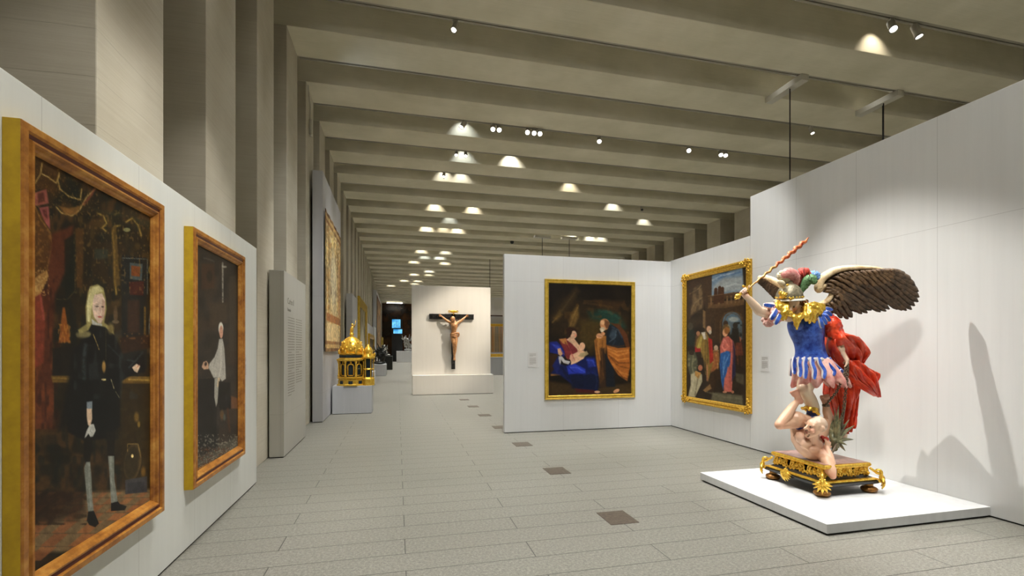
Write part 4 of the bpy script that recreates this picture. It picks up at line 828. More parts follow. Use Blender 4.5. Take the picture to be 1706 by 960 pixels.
# --- demon (reclining on the top slab)
DD = 4.98
def hand(mb, wrist, dr, palm_n, L=.15, curl=.3, spread=.35, thumb=1, fist=False):
    """palm and five separate bent fingers; dr = direction of the fingers, palm_n = out of the back of the hand"""
    dr = dr.normalized(); n = (palm_n-dr*palm_n.dot(dr)).normalized(); s = dr.cross(n).normalized(); k = L/.18
    for i in (-1, 0, 1): mb.cap(wrist+s*i*.008*k, wrist+dr*.085*k+s*i*.027*k, .020*k, .0155*k, 8)
    for i, ln in enumerate((.062, .074, .070, .054)):
        o = (i-1.5); b = wrist+dr*.09*k+s*o*.0215*k*thumb; d = (dr+s*o*thumb*spread*.22).normalized(); p_ = [b]; a = curl*.5 if not fist else 0
        for seg_, q in enumerate((.42, .32, .26)):
            a += curl*1.0 if not fist else (1.15, 1.5, 1.1)[len(p_)-1]; a_ = min(a, 4.0); p_.append(p_[-1]+(d*math.cos(a_)-n*math.sin(a_))*ln*1.15*q*k)
        mb.tube(p_, [.0100*k, .0096*k, .0088*k, .0076*k], 8); 
        for j, x in enumerate(p_): mb.ell(x, (.0104, .0098, .0088, .0076)[j]*k, seg=8, rings_=6)
    b = wrist+dr*.03*k-s*.022*k*thumb; d = (dr*.6-s*thumb*.8-n*.25).normalized(); p_ = [b, b+d*.04*k, b+d*.062*k+(dr*.7-n*.5).normalized()*.018*k, b+d*.068*k+(dr*.6-n*.7).normalized()*.042*k]
    mb.tube(p_, [.015*k, .0125*k, .011*k, .009*k], 8)
    for j, x in enumerate(p_): mb.ell(x, (.015, .0125, .011, .009)[j]*k, seg=8, rings_=6)
def foot(mb, ankle, heel, toe, up, k=1.0):
    d = (toe-heel).normalized(); s = d.cross(up).normalized()
    mb.ell(heel, .033*k); mb.cap(ankle, heel, .032*k, .032*k, 10); mb.cap(ankle, heel.lerp(toe, .62), .030*k, .026*k, 10); mb.cap(heel, heel.lerp(toe, .7)+s*.012*k, .028*k, .027*k, 10); mb.cap(heel, heel.lerp(toe, .7)-s*.012*k, .028*k, .027*k, 10)
    for i, ln in enumerate((1, .97, .92, .86, .8)):
        b = heel.lerp(toe, .68)+s*(i-2)*.0165*k; e_ = b+d*(toe-heel).length*(.32*ln)+s*(i-2)*.003; mb.cap(b, e_, .014*k, (.0125 if i == 0 else .0095)*k, 8)
def fwd(e): return V(ST, CT, 0)*e
mb = MB()
# torso: lies on its back, chest towards viewer, neck at the middle
Dp = lambda x, y, e=0.0: P(1280+x*160/853, 620+y*180/960, DD+e)    # points over the demon
limb(mb, [Dp(470, 700, .02), Dp(400, 715, .0), Dp(320, 660, .02), Dp(270, 590, .06)], [.075, .088, .085, .075])
limb(mb, [Dp(270, 600, .06), Dp(262, 540, .1), Dp(260, 460, .12)], [.075, .07, .082])
mb.ell(Dp(330, 640, -.045), (.06, .05, .05)); mb.ell(Dp(400, 690, -.06), (.06, .05, .045)); mb.ell(Dp(280, 580, -.01), (.045, .05, .06))
for i in range(4): mb.cap(Dp(300+i*14, 650+i*8, -.07), Dp(400+i*18, 720+i*4, -.075), .012, .012, 8)
# hips, thigh to the knee, shin up to the foot
mb.ell(Dp(260, 430, .1), (.095, .09, .09)); mb.ell(Dp(250, 415, .01), (.085, .085, .08)); mb.ell(Dp(310, 440, .08), (.07, .08, .08))
limb(mb, [Dp(270, 430, .08), Dp(200, 440, .02), Dp(110, 468, -.05)], [.09, .076, .05])
mb.ell(Dp(100, 470, -.06), .05)
limb(mb, [Dp(100, 465, -.06), Dp(160, 390, -.03), Dp(215, 310, .0), Dp(258, 262, .02)], [.046, .052, .04, .029])
foot(mb, Dp(262, 262, .02), Dp(285, 262, .03), Dp(228, 165, .0), fwd(-1)+V(-.3, 0, 0), .95)
limb(mb, [Dp(340, 440, .12), Dp(380, 470, .2), Dp(330, 600, .3)], [.08, .065, .05])
# arm that reaches down over the slab (upper arm and elbow)
limb(mb, [Dp(430, 700, -.02), Dp(480, 740, -.06), Dp(520, 800, -.14)], [.06, .056, .052])
limb(mb, [Dp(515, 790, -.14), Dp(550, 870, -.2), Dp(572, 925, -.23)], [.056, .056, .034])
# clawing hand at the side of the head
limb(mb, [Dp(572, 925, -.23), Dp(560, 830, -.17), Dp(540, 740, -.1), Dp(520, 680, -.06)], [.03, .042, .038, .026])
hand(mb, Dp(515, 685, -.06), Dp(540, 590, -.02)-Dp(515, 685, -.06), fwd(-1), .15, .35, 1.2, -1)
# raised arm with fist
limb(mb, [Dp(430, 640, .08), Dp(500, 500, .14), Dp(540, 400, .12)], [.06, .056, .048])
limb(mb, [Dp(540, 410, .12), Dp(520, 350, .1), Dp(512, 290, .1)], [.046, .042, .03])
hand(mb, Dp(512, 292, .1), V(-.2, 0, 1)+fwd(.1), fwd(1)+V(.2, 0, 0), .19, .95, .2, 1, True)
mb.cap(Dp(300, 590, -.02), Dp(255, 540, .0), .02, .012, 8)
# neck and head
limb(mb, [Dp(430, 650, -.02), Dp(400, 600, -.05), Dp(400, 545, -.07)], [.06, .05, .052])
HC = Dp(420, 492, -.1); fdir = (Dp(280, 478, -.125)-HC).normalized(); hup = (Dp(480, 420, -.1)-Dp(400, 560, -.1)).normalized(); hup = (hup-fdir*hup.dot(fdir)).normalized(); hs = fdir.cross(hup)
def hp(f, u, s=0): return HC+fdir*f+hup*u+hs*s
def head(mb, hp, k=1.0, ears=True):
    mb.ell(hp(-.022*k, .03*k), (.083*k, .083*k, .083*k)); mb.ell(hp(.022*k, .02*k), (.068*k,)*3)
    mb.cap(hp(.03*k, -.01*k), hp(.062*k, -.088*k), .054*k, .026*k, 12); mb.cap(hp(.0, -.03*k, .03*k), hp(.052*k, -.08*k, .012*k), .034*k, .022*k, 10); mb.cap(hp(.0, -.03*k, -.03*k), hp(.052*k, -.08*k, -.012*k), .034*k, .022*k, 10)
    for s in (-1, 1):
        mb.cap(hp(.078*k, .024*k, s*.012*k), hp(.066*k, .022*k, s*.05*k), .0105*k, .0095*k, 8); mb.ell(hp(.062*k, -.028*k, s*.04*k), .021*k); mb.ell(hp(.075*k, .003*k, s*.03*k), .0115*k)
        if ears:
            mb.cap(hp(-.005*k, .018*k, s*.082*k), hp(.0, -.022*k, s*.074*k), .013*k, .009*k, 8); mb.ell(hp(-.012*k, .012*k, s*.086*k), .013*k)
    mb.cap(hp(.084*k, .016*k), hp(.112*k, -.022*k), .0085*k, .0135*k, 8)
    for s in (-1, 1): mb.ell(hp(.098*k, -.026*k, s*.011*k), .0095*k)
    mb.cap(hp(.086*k, -.05*k, -.016*k), hp(.086*k, -.05*k, .016*k), .0085*k, .0085*k, 8); mb.cap(hp(.083*k, -.064*k, -.014*k), hp(.083*k, -.064*k, .014*k), .0085*k, .0085*k, 8); mb.ell(hp(.078*k, -.09*k), .017*k)
head(mb, hp, 1.06)
pn = [(hp(.1, -.055), .03, (150, 60, 50), .8), (hp(.076, .004, .03), .022, (70, 40, 34), .8), (hp(.076, .004, -.03), .022, (70, 40, 34), .8), (hp(.07, -.03, .04), .045, (212, 130, 112), .35), (hp(.07, -.03, -.04), .045, (212, 130, 112), .35), (hp(.0, .1, 0), .1, (176, 170, 156), .5), (hp(-.06, .05, 0), .1, (176, 170, 156), .5), (hp(-.02, .04), .12, (196, 178, 156), .55),
      (Dp(228, 165), .1, skin_p, .6), (Dp(285, 262), .06, skin_p, .6), (Dp(500, 220, .1), .09, skin_p, .4), (Dp(470, 700), .1, (224, 150, 126), .7), (Dp(540, 600), .07, skin_p, .6), (Dp(560, 930, -.23), .07, skin_p, .5), (Dp(100, 470, -.06), .09, (226, 170, 140), .7), (Dp(300, 600, 0), .12, (238, 200, 176), .5), (Dp(420, 690, -.06), .12, (206, 150, 120), .5)]
organic('demon_body', mb, M['poly'], S, .0065, 2, pn, (222, 178, 146))
mb = MB()
for s in (-1, 1): mb.ell(hp(.0895, .004, s*.032), .0078, seg=8, rings_=6)
mb.build('demon_eyes', M['eye'], S, smooth=True)
mb = MB(); rr_ = random.Random(3)
for i in range(18): mb.ell(hp(.072+rr_.uniform(-.015, .02), -.083+rr_.uniform(-.02, .012), rr_.uniform(-.025, .025)), .0105, seg=7, rings_=5)
for s in (-1, 1): mb.cap(hp(.1, -.042, 0), hp(.085, -.05, s*.028), .007, .004, 6)
mb.build('demon_beard', M['beard'], S, smooth=True)
mb = MB(); mb.tube(cr([Dp(500, 755, -.11), Dp(545, 735, -.08), Dp(580, 690, -.04), Dp(600, 640, .0)], 5), .014, 8); mb.build('arm_band', M['iron'], S, smooth=True)
mb = MB().lathe([(.034, -.014), (.038, 0), (.034, .014), (.028, .014), (.028, -.014)], Dp(512, 296, .1), 16); mb.build('wrist_shackle', M['iron'], S, smooth=True)
# spiny tail / wing behind the head
mb = MB(); hub = Dp(600, 620, .05)
for (x, y), w_ in (((768, 472), .024), ((758, 600), .022), ((684, 702), .022), ((625, 290), .02), ((695, 245), .018), ((655, 440), .024), ((590, 320), .016), ((650, 370), .02), ((700, 520), .02), ((560, 360), .02), ((720, 420), .018), ((700, 650), .018)):
    tip = Dp(x, y, .05+rr_.uniform(-.06, .06)); b = hub.lerp(tip, -.1)+V(rr_.uniform(-.02, .02), 0, rr_.uniform(-.02, .02)); c = cr([b, b.lerp(tip, .5)+V(0, 0, .012), tip], 6)
    mb.tube(c, [w_*1.5*(1-k/12)**.8+.001 for k in range(13)], 8)
mb.cap(Dp(590, 680, .03), Dp(560, 520, .1), .03, .036); mb.cap(Dp(560, 520, .1), Dp(560, 430, .1), .03, .02); mb.build('spiny_wing', M['spine'], S, smooth=True)
mb = MB(); mb.ell(Dp(510, 600, .03), (.035, .03, .03)); mb.ell(Dp(480, 580, .0), .02); mb.build('red_snake_head', M['plred'], S, smooth=True)
# --- the warrior
AD = 5.1
A = lambda u, v, e=0.0: P(u, v, AD+e)
# legs
mb = MB()
limb(mb, [A(1352, 618, .02), A(1343, 640, -.02), A(1340, 652, -.04)], [.105, .088, .075])
limb(mb, [A(1338, 650, -.05), A(1350, 668, -.02), A(1357, 686, .02), A(1352, 700, .02)], [.072, .066, .052, .04])
mb.ell(A(1336, 648, -.08), .055); mb.ell(A(1352, 668, .03), (.06, .05, .07))
limb(mb, [A(1385, 620, .1), A(1396, 655, .3), A(1404, 690, .34), A(1404, 728, .3)], [.1, .075, .055, .045])
organic('warrior_legs', mb, M['poly'], S, .009, 3, [(A(1336, 646, -.1), .07, (206, 150, 124), .4)], (226, 206, 176))
mb = MB(); limb(mb, [A(1354, 684, .01), A(1351, 694, .0), A(1346, 706, -.02)], [.056, .05, .045]); limb(mb, [A(1344, 705, -.03), A(1330, 712, -.08)], [.038, .03]); mb.build('boot', M['bluedark'], S, smooth=True)
mb = MB(); Rc = (Matrix.Rotation(math.radians(24), 4, V(ST, CT, 0)))
mb.lathe([(.058, .03), (.066, .02), (.07, .0), (.08, -.02), (.083, -.032), (.076, -.03), (.06, -.01)], A(1352, 681, .0), 24, Rc, 1, .95)
for i in range(10):
    a = i*2*PI/10; mb.ell(A(1352, 681, 0)+Rc.to_3x3()@V(math.cos(a)*.08, math.sin(a)*.076, -.03), (.02, .02, .014), seg=8, rings_=6)
mb.build('boot_cuff', M['goldbright'], S, smooth=True)
# torso cuirass: leaning to the left, twisted
def body_loft(name, secs, mat, n=28, ribs=0, **k):
    """secs: (centre, half width, half depth, tilt) ellipse sections"""
    rings = []
    cc = cr([s_[0] for s_ in secs], 5); rx = [q.x for q in cr([V(s_[1], s_[2], 0) for s_ in secs], 5)]; ry = [q.y for q in cr([V(s_[1], s_[2], 0) for s_ in secs], 5)]
    R_, F_ = V(CT, -ST, 0), V(ST, CT, 0)
    for j, c in enumerate(cc):
        ring = []
        for i in range(n):
            a = 2*PI*i/n; r_ = 1+ribs*math.cos(a*7+j*.2)
            ring.append(c+R_*math.cos(a)*rx[j]*r_+F_*math.sin(a)*ry[j]*r_)
        rings.append(ring)
    return MB().ring_sweep(rings).build(name, mat, S, smooth=True, **k)
def scx(px_): return px_/FPX*AD
body_loft('cuirass', [(A(1340, 528, 0), scx(22), .10), (A(1342, 540, -.01), scx(28), .145), (A(1344, 556, 0), scx(26.5), .15), (A(1348, 574, 0), scx(23), .125), (A(1351, 590, 0), scx(24), .13), (A(1353, 604, 0), scx(30), .165), (A(1354, 612, 0), scx(31), .17)], M['blue'])
mb = MB()
for sx_, sy_ in ((1330, 543), (1352, 545)): mb.ell(A(sx_, sy_, -.12), (.062, .04, .05))
organic('breastplate_muscles', mb, M['blue'], S, .008, 4, None, (40, 70, 170))
# skirt: pink cloth and blue lappets
def skirt_ring(v, cx_, rx_, ry_, n, wv, nw, ph=0, e=0):
    out = []; c = A(cx_, v, e)
    for i in range(n):
        a = 2*PI*i/n; r_ = 1+wv*math.sin(a*nw+ph); out.append(c+V(CT, -ST, 0)*math.cos(a)*rx_*r_+V(ST, CT, 0)*math.sin(a)*ry_*r_+V(0, 0, .22*wv*math.cos(a*nw+ph+1)-.02*math.sin(a)))
    return out
mb = MB(); rings = [skirt_ring(600, 1352, scx(29), .165, 96, .01, 12), skirt_ring(608, 1356, scx(32), .19, 96, .035, 11, .3), skirt_ring(619, 1361, scx(35.5), .215, 96, .08, 11, .7), skirt_ring(630, 1365, scx(37.5), .235, 96, .115, 11, 1.2), skirt_ring(640, 1366, scx(38.5), .245, 96, .145, 11, 1.7), skirt_ring(642, 1366, scx(37.5), .235, 96, .15, 11, 1.75), skirt_ring(634, 1366, scx(34), .2, 96, .11, 11, 1.3), skirt_ring(610, 1356, scx(28), .15, 96, .03, 11)]
mb.ring_sweep(rings, cap=False); mb.build('pink_skirt', M['pink'], S, smooth=True)
def lappet(name, pts, wd, mat1=None):
    """a strap of painted leather with a pale border, following pts over the body"""
    c = cr(pts, 6); n = len(c); R_ = V(CT, -ST, 0); out = V(-ST, -CT, 0); mbb = MB(); mbw = MB()
    for mb_, w_, th, ofs in ((mbw, wd, .010, 0), (mbb, wd*.76, .008, .008)):
        rings = []
        for k, p_ in enumerate(c):
            t = (c[min(k+1, n-1)]-c[max(k-1, 0)]).normalized(); s_ = t.cross(out).normalized(); q = k/(n-1)
            w2 = w_*(1 if q < .8 else math.sqrt(max(.02, 1-((q-.8)/.22)**2))); o = p_+out*ofs
            rings.append([o-s_*w2-out*th, o+s_*w2-out*th, o+s_*w2*.9+out*th, o-s_*w2*.9+out*th])
        mb_.ring_sweep(rings)
    a = mbw.build(name, M['whiteedge'], S); mbb.build('blue_inlay', mat1 or M['blue'], a); return a
for i, (u0, u1, vb) in enumerate(((1324, 1322, 622), (1333, 1332, 627), (1343, 1341, 630), (1353, 1356, 631), (1364, 1372, 630), (1374, 1388, 625), (1380, 1400, 617))):
    f = (u0-1352)/30.0; e0 = -.175*math.sqrt(max(0, 1-f*f*.9)); e1 = -.25*math.sqrt(max(.1, 1-f*f*.8))
    lappet('skirt_lappet', [A(u0, 596, e0), A(u0*.6+u1*.4-1, 606, e0-.04), A(u1+1, 618, e1-.01), A(u1-.5, vb+1, e1-.035)], .0225)
    if i < 6: MB().ell(A(u0+5, 599, e0-.012), (.028, .012, .022), seg=10, rings_=6).build('scalloped_trim', M['whiteedge'], S, smooth=True)
for i in range(5):      # lappets round the far sides and back
    a = .5+i*.55; c0 = A(1352, 598); c1 = A(1364, 628); R_, F_ = V(CT, -ST, 0), V(ST, CT, 0)
    lappet('skirt_lappet', [c0+R_*math.cos(a)*.18+F_*math.sin(a)*.17, c0.lerp(c1, .5)+R_*math.cos(a)*.22+F_*math.sin(a)*.2, c1+R_*math.cos(a)*.26+F_*math.sin(a)*.25], .028)
# arms and neck as one body
mb = MB()
limb(mb, [A(1346, 538, 0), A(1338, 525, -.03), A(1330, 515, -.07)], [.085, .062, .055])
SHL, ELL, WRL = A(1304, 524, -.03), A(1265, 519, -.12), A(1243, 493, -.17)
limb(mb, [A(1340, 530, 0), SHL, A(1285, 524, -.08), ELL], [.075, .07, .056, .046])
limb(mb, [ELL, A(1256, 508, -.15), WRL], [.047, .043, .027])
sdir = (A(1348, 396, -.1)-A(1229, 494, -.18)).normalized()
hx = (A(1240, 486, -.17)-WRL).normalized()
hn = fwd(.9)+V(-.5, 0, .3); hd = (A(1235, 481, -.19)-WRL).normalized(); hand(mb, WRL-hd*.02+fwd(.015), hd, hn, .175, .95, .1, -1 if hd.cross(hn).dot(sdir) > 0 else 1, True)
WRR = A(1402, 583, -.1)
limb(mb, [A(1355, 530, 0), A(1378, 538, .0), A(1392, 560, -.04), WRR], [.08, .07, .052, .034])
hand(mb, A(1403, 586, -.1), A(1415, 606, -.14)-A(1403, 586, -.1), V(.5, 0, .6)-fwd(.6), .21, .3, 1.2, 1)
HA = A(1319, 508, -.09); af = V(-.62, 0, -.46)*CT+fwd(-.62); af.normalize(); au = (V(0, 0, 1)-af*V(0, 0, 1).dot(af)).normalized(); as_ = af.cross(au)
def ha(f, u, s=0): return HA+af*f+au*u+as_*s
head(mb, ha, .93, False)
pn = [(ha(.093, -.052), .026, (176, 70, 62), .8), (ha(.06, -.03, .04), .04, (216, 140, 120), .7), (ha(.06, -.03, -.04), .04, (216, 140, 120), .7), (ha(.076, .004, .03), .016, (90, 60, 50), .6), (ha(.076, .004, -.03), .016, (90, 60, 50), .6), (A(1240, 487, -.18), .08, (236, 180, 160), .5), (A(1412, 602, -.12), .07, (236, 190, 166), .4)]
organic('warrior_body', mb, M['poly'], S, .006, 2, pn, (228, 200, 172))
mb = MB()
for s in (-1, 1): mb.ell(ha(.079, .004, s*.028), .007, seg=8, rings_=6)
mb.build('warrior_eyes', M['eye'], S, smooth=True)
mb = MB(); rr_ = random.Random(8)
def curl(mb, c, r, L, d, n=14):
    d = d.normalized(); a = d.orthogonal().normalized(); b = d.cross(a); ph = rr_.uniform(0, 6)
    mb.tube([c+d*L*k/n+(a*math.cos(k*1.1+ph)+b*math.sin(k*1.1+ph))*r for k in range(n+1)], [r*.72*(1-.4*k/n) for k in range(n+1)], 7)
for i in range(16): curl(mb, ha(-.05+rr_.uniform(-.05, .03), -.0+rr_.uniform(-.05, .03), (.075 if i % 2 else -.075)+rr_.uniform(-.015, .015)), .014, .09, -au+V(rr_.uniform(-.4, .5), 0, 0))
for u, v in ((1330, 500), (1337, 499), (1343, 502), (1348, 506), (1333, 506), (1340, 508), (1347, 512), (1352, 509), (1338, 503)):
    curl(mb, A(u, v, -.05+rr_.uniform(-.03, .03)), .013, .07, V(.5, 0, -.3)+V(rr_.uniform(-.5, .5), 0, rr_.uniform(-.5, .5)))
mb.build('curly_hair', M['hair'], S, smooth=True)
# helmet
hz = V(-.06, 0, 1).normalized(); HQ = A(1315, 497, -.07)
Rm = V(0, 0, 1).rotation_difference(hz+fwd(-.12)+V(.0, 0, 0)).to_matrix().to_4x4()
mb = MB().lathe([(.120, -.005), (.125, .0), (.128, .02), (.120, .055), (.1, .1), (.07, .135), (.035, .155), (0, .162)], HQ+V(0, 0, .0), 32, Rm, 1.0, 1.05); hm = mb.build('helmet', M['helm'], S, smooth=True)
mb = MB().lathe([(.112, -.012), (.15, -.022), (.168, -.026), (.168, -.018), (.15, -.01), (.118, .008)], HQ, 32, Rm, .82, 1.0); mb.build('helmet_brim', M['lampw'], hm, smooth=True)
mb = MB()
for cu, cv, r0, t0 in ((1322, 488, .04, 0), (1334, 493, .026, 2), (1310, 493, .028, 1), (1318, 499, .02, 4), (1327, 499, .02, 3)):
    c = A(cu, cv, -.197+.00045*(cu-1318)**2+(.03 if cv < 490 else 0)); mb.tube([c+V(CT, -ST, 0)*r0*(1-q*.8)*math.cos(q*9+t0)+V(0, 0, 1)*r0*(1-q*.8)*math.sin(q*9+t0)+fwd(.0) for q in [k/20 for k in range(21)]], .0065, 6)
for i in range(24):
    a = i*2*PI/24; mb.ell(HQ+Rm.to_3x3()@V(math.cos(a)*.124, math.sin(a)*.13, .012), .011, seg=7, rings_=5)
mb.ell(A(1304, 492, -.14), (.035, .03, .04)); mb.ell(A(1300, 488, -.14), .02); mb.ell(A(1312, 476, -.12), (.03, .02, .02)); mb.build('helmet_scrollwork', M['goldbright'], hm, smooth=True)
# plumes
def plume(pts, rs, mat, seed):
    c = cr(pts, 8); r_ = [x.x for x in cr([V(a, 0, 0) for a in rs], 8)]; mb = MB(); n = 18; rings = []
    for j, p_ in enumerate(c):
        t = (c[min(j+1, len(c)-1)]-c[max(j-1, 0)]).normalized(); a = t.orthogonal().normalized(); b = t.cross(a)
        rings.append([p_+(a*math.cos(2*PI*i/n)+b*math.sin(2*PI*i/n))*r_[j]*(1+.1*math.sin(i*PI*1.0+j*.9)) for i in range(n)])
    mb.ring_sweep(rings); mb.ell(c[-1], r_[-1]*.97); return mb.build('plume', mat, S, smooth=True)
plume([A(1319, 482, -.04), A(1312, 468, -.05), A(1302, 460, -.08), A(1302, 455, -.1)], [.02, .04, .045, .03], M['plcream'], 1)
plume([A(1322, 480, -.02), A(1322, 464, -.04), A(1314, 456, -.08), A(1305, 458, -.1)], [.03, .062, .06, .045], M['plink'], 2)
plume([A(1322, 480, 0), A(1325, 470, .0), A(1326, 460, .0)], [.03, .055, .05], M['plcrim'], 3)
plume([A(1324, 480, .02), A(1330, 460, .03), A(1340, 455, .0), A(1346, 457, -.01)], [.03, .055, .058, .035], M['plred'], 4)
plume([A(1332, 490, -.02), A(1338, 478, -.02), A(1345, 468, -.04), A(1352, 465, -.06), A(1356, 469, -.08)], [.02, .042, .05, .05, .035], M['plgreen'], 5)
plume([A(1338, 475, .04), A(1350, 460, .05), A(1359, 459, .03), A(1363, 463, .01)], [.02, .04, .045, .03], M['plblue'], 6)
plume([A(1310, 484, -.1), A(1303, 473, -.12), A(1298, 470, -.14)], [.02, .03, .02], M['plcream'], 7)
# gold collar of hanging folds
mb = MB()
for i, (u0, v0, u1, v1, e) in enumerate(((1296, 505, 1293, 522, -.12), (1301, 504, 1301, 532, -.13), (1307, 508, 1309, 534, -.16), (1341, 522, 1344, 536, -.18), (1349, 512, 1349, 540, -.17), (1357, 508, 1356, 541, -.14), (1364, 512, 1364, 534, -.1), (1370, 512, 1372, 528, -.05), (1315, 520, 1317, 528, -.18), (1334, 524, 1336, 532, -.19), (1325, 526, 1328, 550, -.19), (1321, 524, 1325, 538, -.19), (1331, 524, 1331, 540, -.19))):
    mb.tube(cr([A(u0, v0, e+.06), A((u0+u1)/2, (v0+v1)/2-2, e-.02), A(u1, v1, e)], 5), [.018, .022, .026, .028, .029, .028, .026, .024, .021, .016, .008], 8)
for i in range(9):
    u = 1340+i*4; L = (26, 30, 38, 40, 42, 38, 30, 24, 18)[i]; mb.tube(cr([A(u, 503+abs(i-4), -.1), A(u+.5, 508+L*.4, -.165+.008*i), A(u+1.5, 503+L, -.165+.012*i)], 5), [.017, .019, .02, .021, .021, .021, .02, .019, .017, .013, .006], 8)
for i in range(6):
    u = 1294+i*3.6; L = (22, 28, 32, 34, 32, 26)[i]; mb.tube(cr([A(u, 501, -.1), A(u, 501+L*.5, -.16-.006*i), A(u-.5, 501+L, -.165-.006*i)], 5), [.017, .019, .02, .021, .021, .021, .02, .019, .017, .013, .006], 8)
for u, v in ((1300, 510), (1350, 515), (1358, 520), (1362, 514), (1354, 510), (1366, 520), (1304, 518)): mb.ell(A(u, v, -.15), (.034, .03, .028))
organic('gold_collar', mb, M['goldbright'], S, .007, 2, None, (240, 200, 80), .006)
# sleeves
mb = MB()
for i in range(9):
    a = i*2*PI/9; c0 = A(1302, 520, -.04); c1 = A(1280, 523, -.09); R_ = V(0, 0, 1); F_ = fwd(1)
    mb.cap(c0+(R_*math.cos(a)+F_*math.sin(a))*.07, c1+(R_*math.cos(a)*1.1+F_*math.sin(a))*.088+V(0, 0, -.012), .032, .034, 8)
organic('pink_sleeve', mb, M['pink'], S, .01, 2, None, (236, 190, 180), .02)
for u0, v0, u1, v1, e in ((1294, 516, 1284, 533, -.225), (1301, 521, 1291, 541, -.215), (1298, 512, 1272, 508, -.16)): lappet('shoulder_lappet', [A(u0, v0, e+.06), A((u0+u1)/2, (v0+v1)/2, e), A(u1, v1, e)], .024)
for u0, v0, u1, v1, e in ((1368, 516, 1385, 526, -.12), (1368, 519, 1382, 535, -.14), (1364, 524, 1370, 547, -.16), (1366, 521, 1376, 541, -.15), (1369, 514, 1386, 517, -.08)): lappet('shoulder_lappet', [A(u0, v0, e+.05), A((u0+u1)/2, (v0+v1)/2-1, e), A(u1, v1, e)], .022, M['blue'])
mb = MB()
for i in range(10):
    a = i*2*PI/10; c0 = A(1378, 528, .0); c1 = A(1394, 560, -.03); mb.cap(c0+V(math.cos(a)*.05, 0, math.sin(a)*.05)+fwd(.05*math.sin(a)), c1+V(math.cos(a)*.085, 0, math.sin(a)*.03)+fwd(.085*math.sin(a)), .038, .028, 8)
mb.ell(A(1385, 545, -.02), (.11, .1, .12)); organic('red_sleeve', mb, M['red'], S, .01, 4, None, (200, 50, 30), .01)
# cloak: swirl round the arm, flying tail, long fall
loft('cloak', [[A(1378, 548, .12), A(1392, 545, .0), A(1402, 552, -.08), A(1412, 566, -.05)],
     [A(1372, 580, .1), A(1388, 570, -.1), A(1410, 560, -.16), A(1432, 562, -.1)],
     [A(1376, 600, .1), A(1394, 588, -.08), A(1424, 572, -.12), A(1447, 574, -.04)],
     [A(1384, 622, .12), A(1406, 610, .02), A(1430, 592, -.04), A(1446, 592, .02)],
     [A(1388, 640, .14), A(1408, 632, .08), A(1424, 618, .05), A(1434, 608, .06)]], 12, 10, M['red'], S, .03, 4, .012, 1, None, False)
loft('cloak_tail', [[A(1404, 602, .02), A(1416, 600, -.04), A(1430, 602, -.02), A(1436, 610, .04)],
     [A(1408, 622, .02), A(1424, 612, -.08), A(1440, 610, -.05), A(1450, 616, .02)],
     [A(1420, 636, .04), A(1436, 630, -.08), A(1450, 622, -.08), A(1464, 624, .0)],
     [A(1440, 650, .04), A(1450, 645, -.06), A(1458, 642, -.08), A(1461, 638, .0)],
     [A(1455, 660, .05), A(1460, 660, .0), A(1465, 661, -.03), A(1467, 663, .0)]], 12, 8, M['red'], S, .026, 3.5, .01, 2, None, False)
loft('cloak_fall', [[A(1374, 625, .2), A(1384, 622, .1), A(1398, 618, .06), A(1412, 616, .1), A(1428, 622, .18)],
     [A(1376, 660, .24), A(1388, 658, .14), A(1402, 655, .08), A(1418, 652, .12), A(1432, 650, .2)],
     [A(1386, 695, .24), A(1394, 695, .16), A(1406, 692, .1), A(1418, 690, .14), A(1428, 685, .2)],
     [A(1394, 722, .22), A(1400, 723, .18), A(1408, 723, .14), A(1414, 720, .16), A(1420, 712, .2)]], 12, 10, M['red'], S, .034, 5, .012, 5, None, False)
loft('cloak_back', [[A(1368, 520, .18), A(1385, 524, .16), A(1400, 540, .14)], [A(1368, 580, .22), A(1390, 580, .2), A(1410, 590, .18)], [A(1374, 640, .24), A(1394, 640, .24), A(1420, 640, .22)]], 8, 8, M['red'], S, .016, 3, .01, 7)
# sword
mb = MB(); g0 = A(1229, 494, -.19); tip = A(1348, 395, -.08); sd = (tip-g0).normalized(); pp = sd.cross(V(ST, CT, 0)).normalized()
mb.tube([g0, g0+sd*.14], [.014, .015], 10); mb.ell(g0, .03); mb.ell(g0-sd*.03, .014); gq = A(1243, 484, -.18); mb.tube(cr([gq-pp*.07+sd*.0, gq-pp*.03+sd*.015, gq, gq+pp*.03+sd*.015, gq+pp*.06], 4), .012, 8); mb.ell(gq, .024)
sw = mb.build('sword_hilt', M['goldbright'], S, smooth=True)
L_ = (tip-gq).length
def bladerange(q0, q1, mat, nm, n=60):
    mb = MB(); rings = []
    for k in range(n+1):
        q = q0+(q1-q0)*k/n; w_ = (.006+.017*min(1, q*1.4))*(1 if q < .9 else max(.05, (1-q)/.1)); c = gq+sd*L_*q+pp*.0075*math.sin(q*66)*min(1, q*2.5)
        tw = math.sin(q*66+1)*.5; a = pp*math.cos(tw)+V(ST, CT, 0)*math.sin(tw); b = sd.cross(a)
        rings.append([c+a*w_, c+b*w_*.34, c-a*w_, c-b*w_*.34])
    mb.ring_sweep(rings); return mb.build(nm, mat, S, smooth=True)
bladerange(0.02, .46, M['bladeg'], 'sword_blade_lower'); bladerange(.455, 1, M['blade'], 'sword_blade_flame')
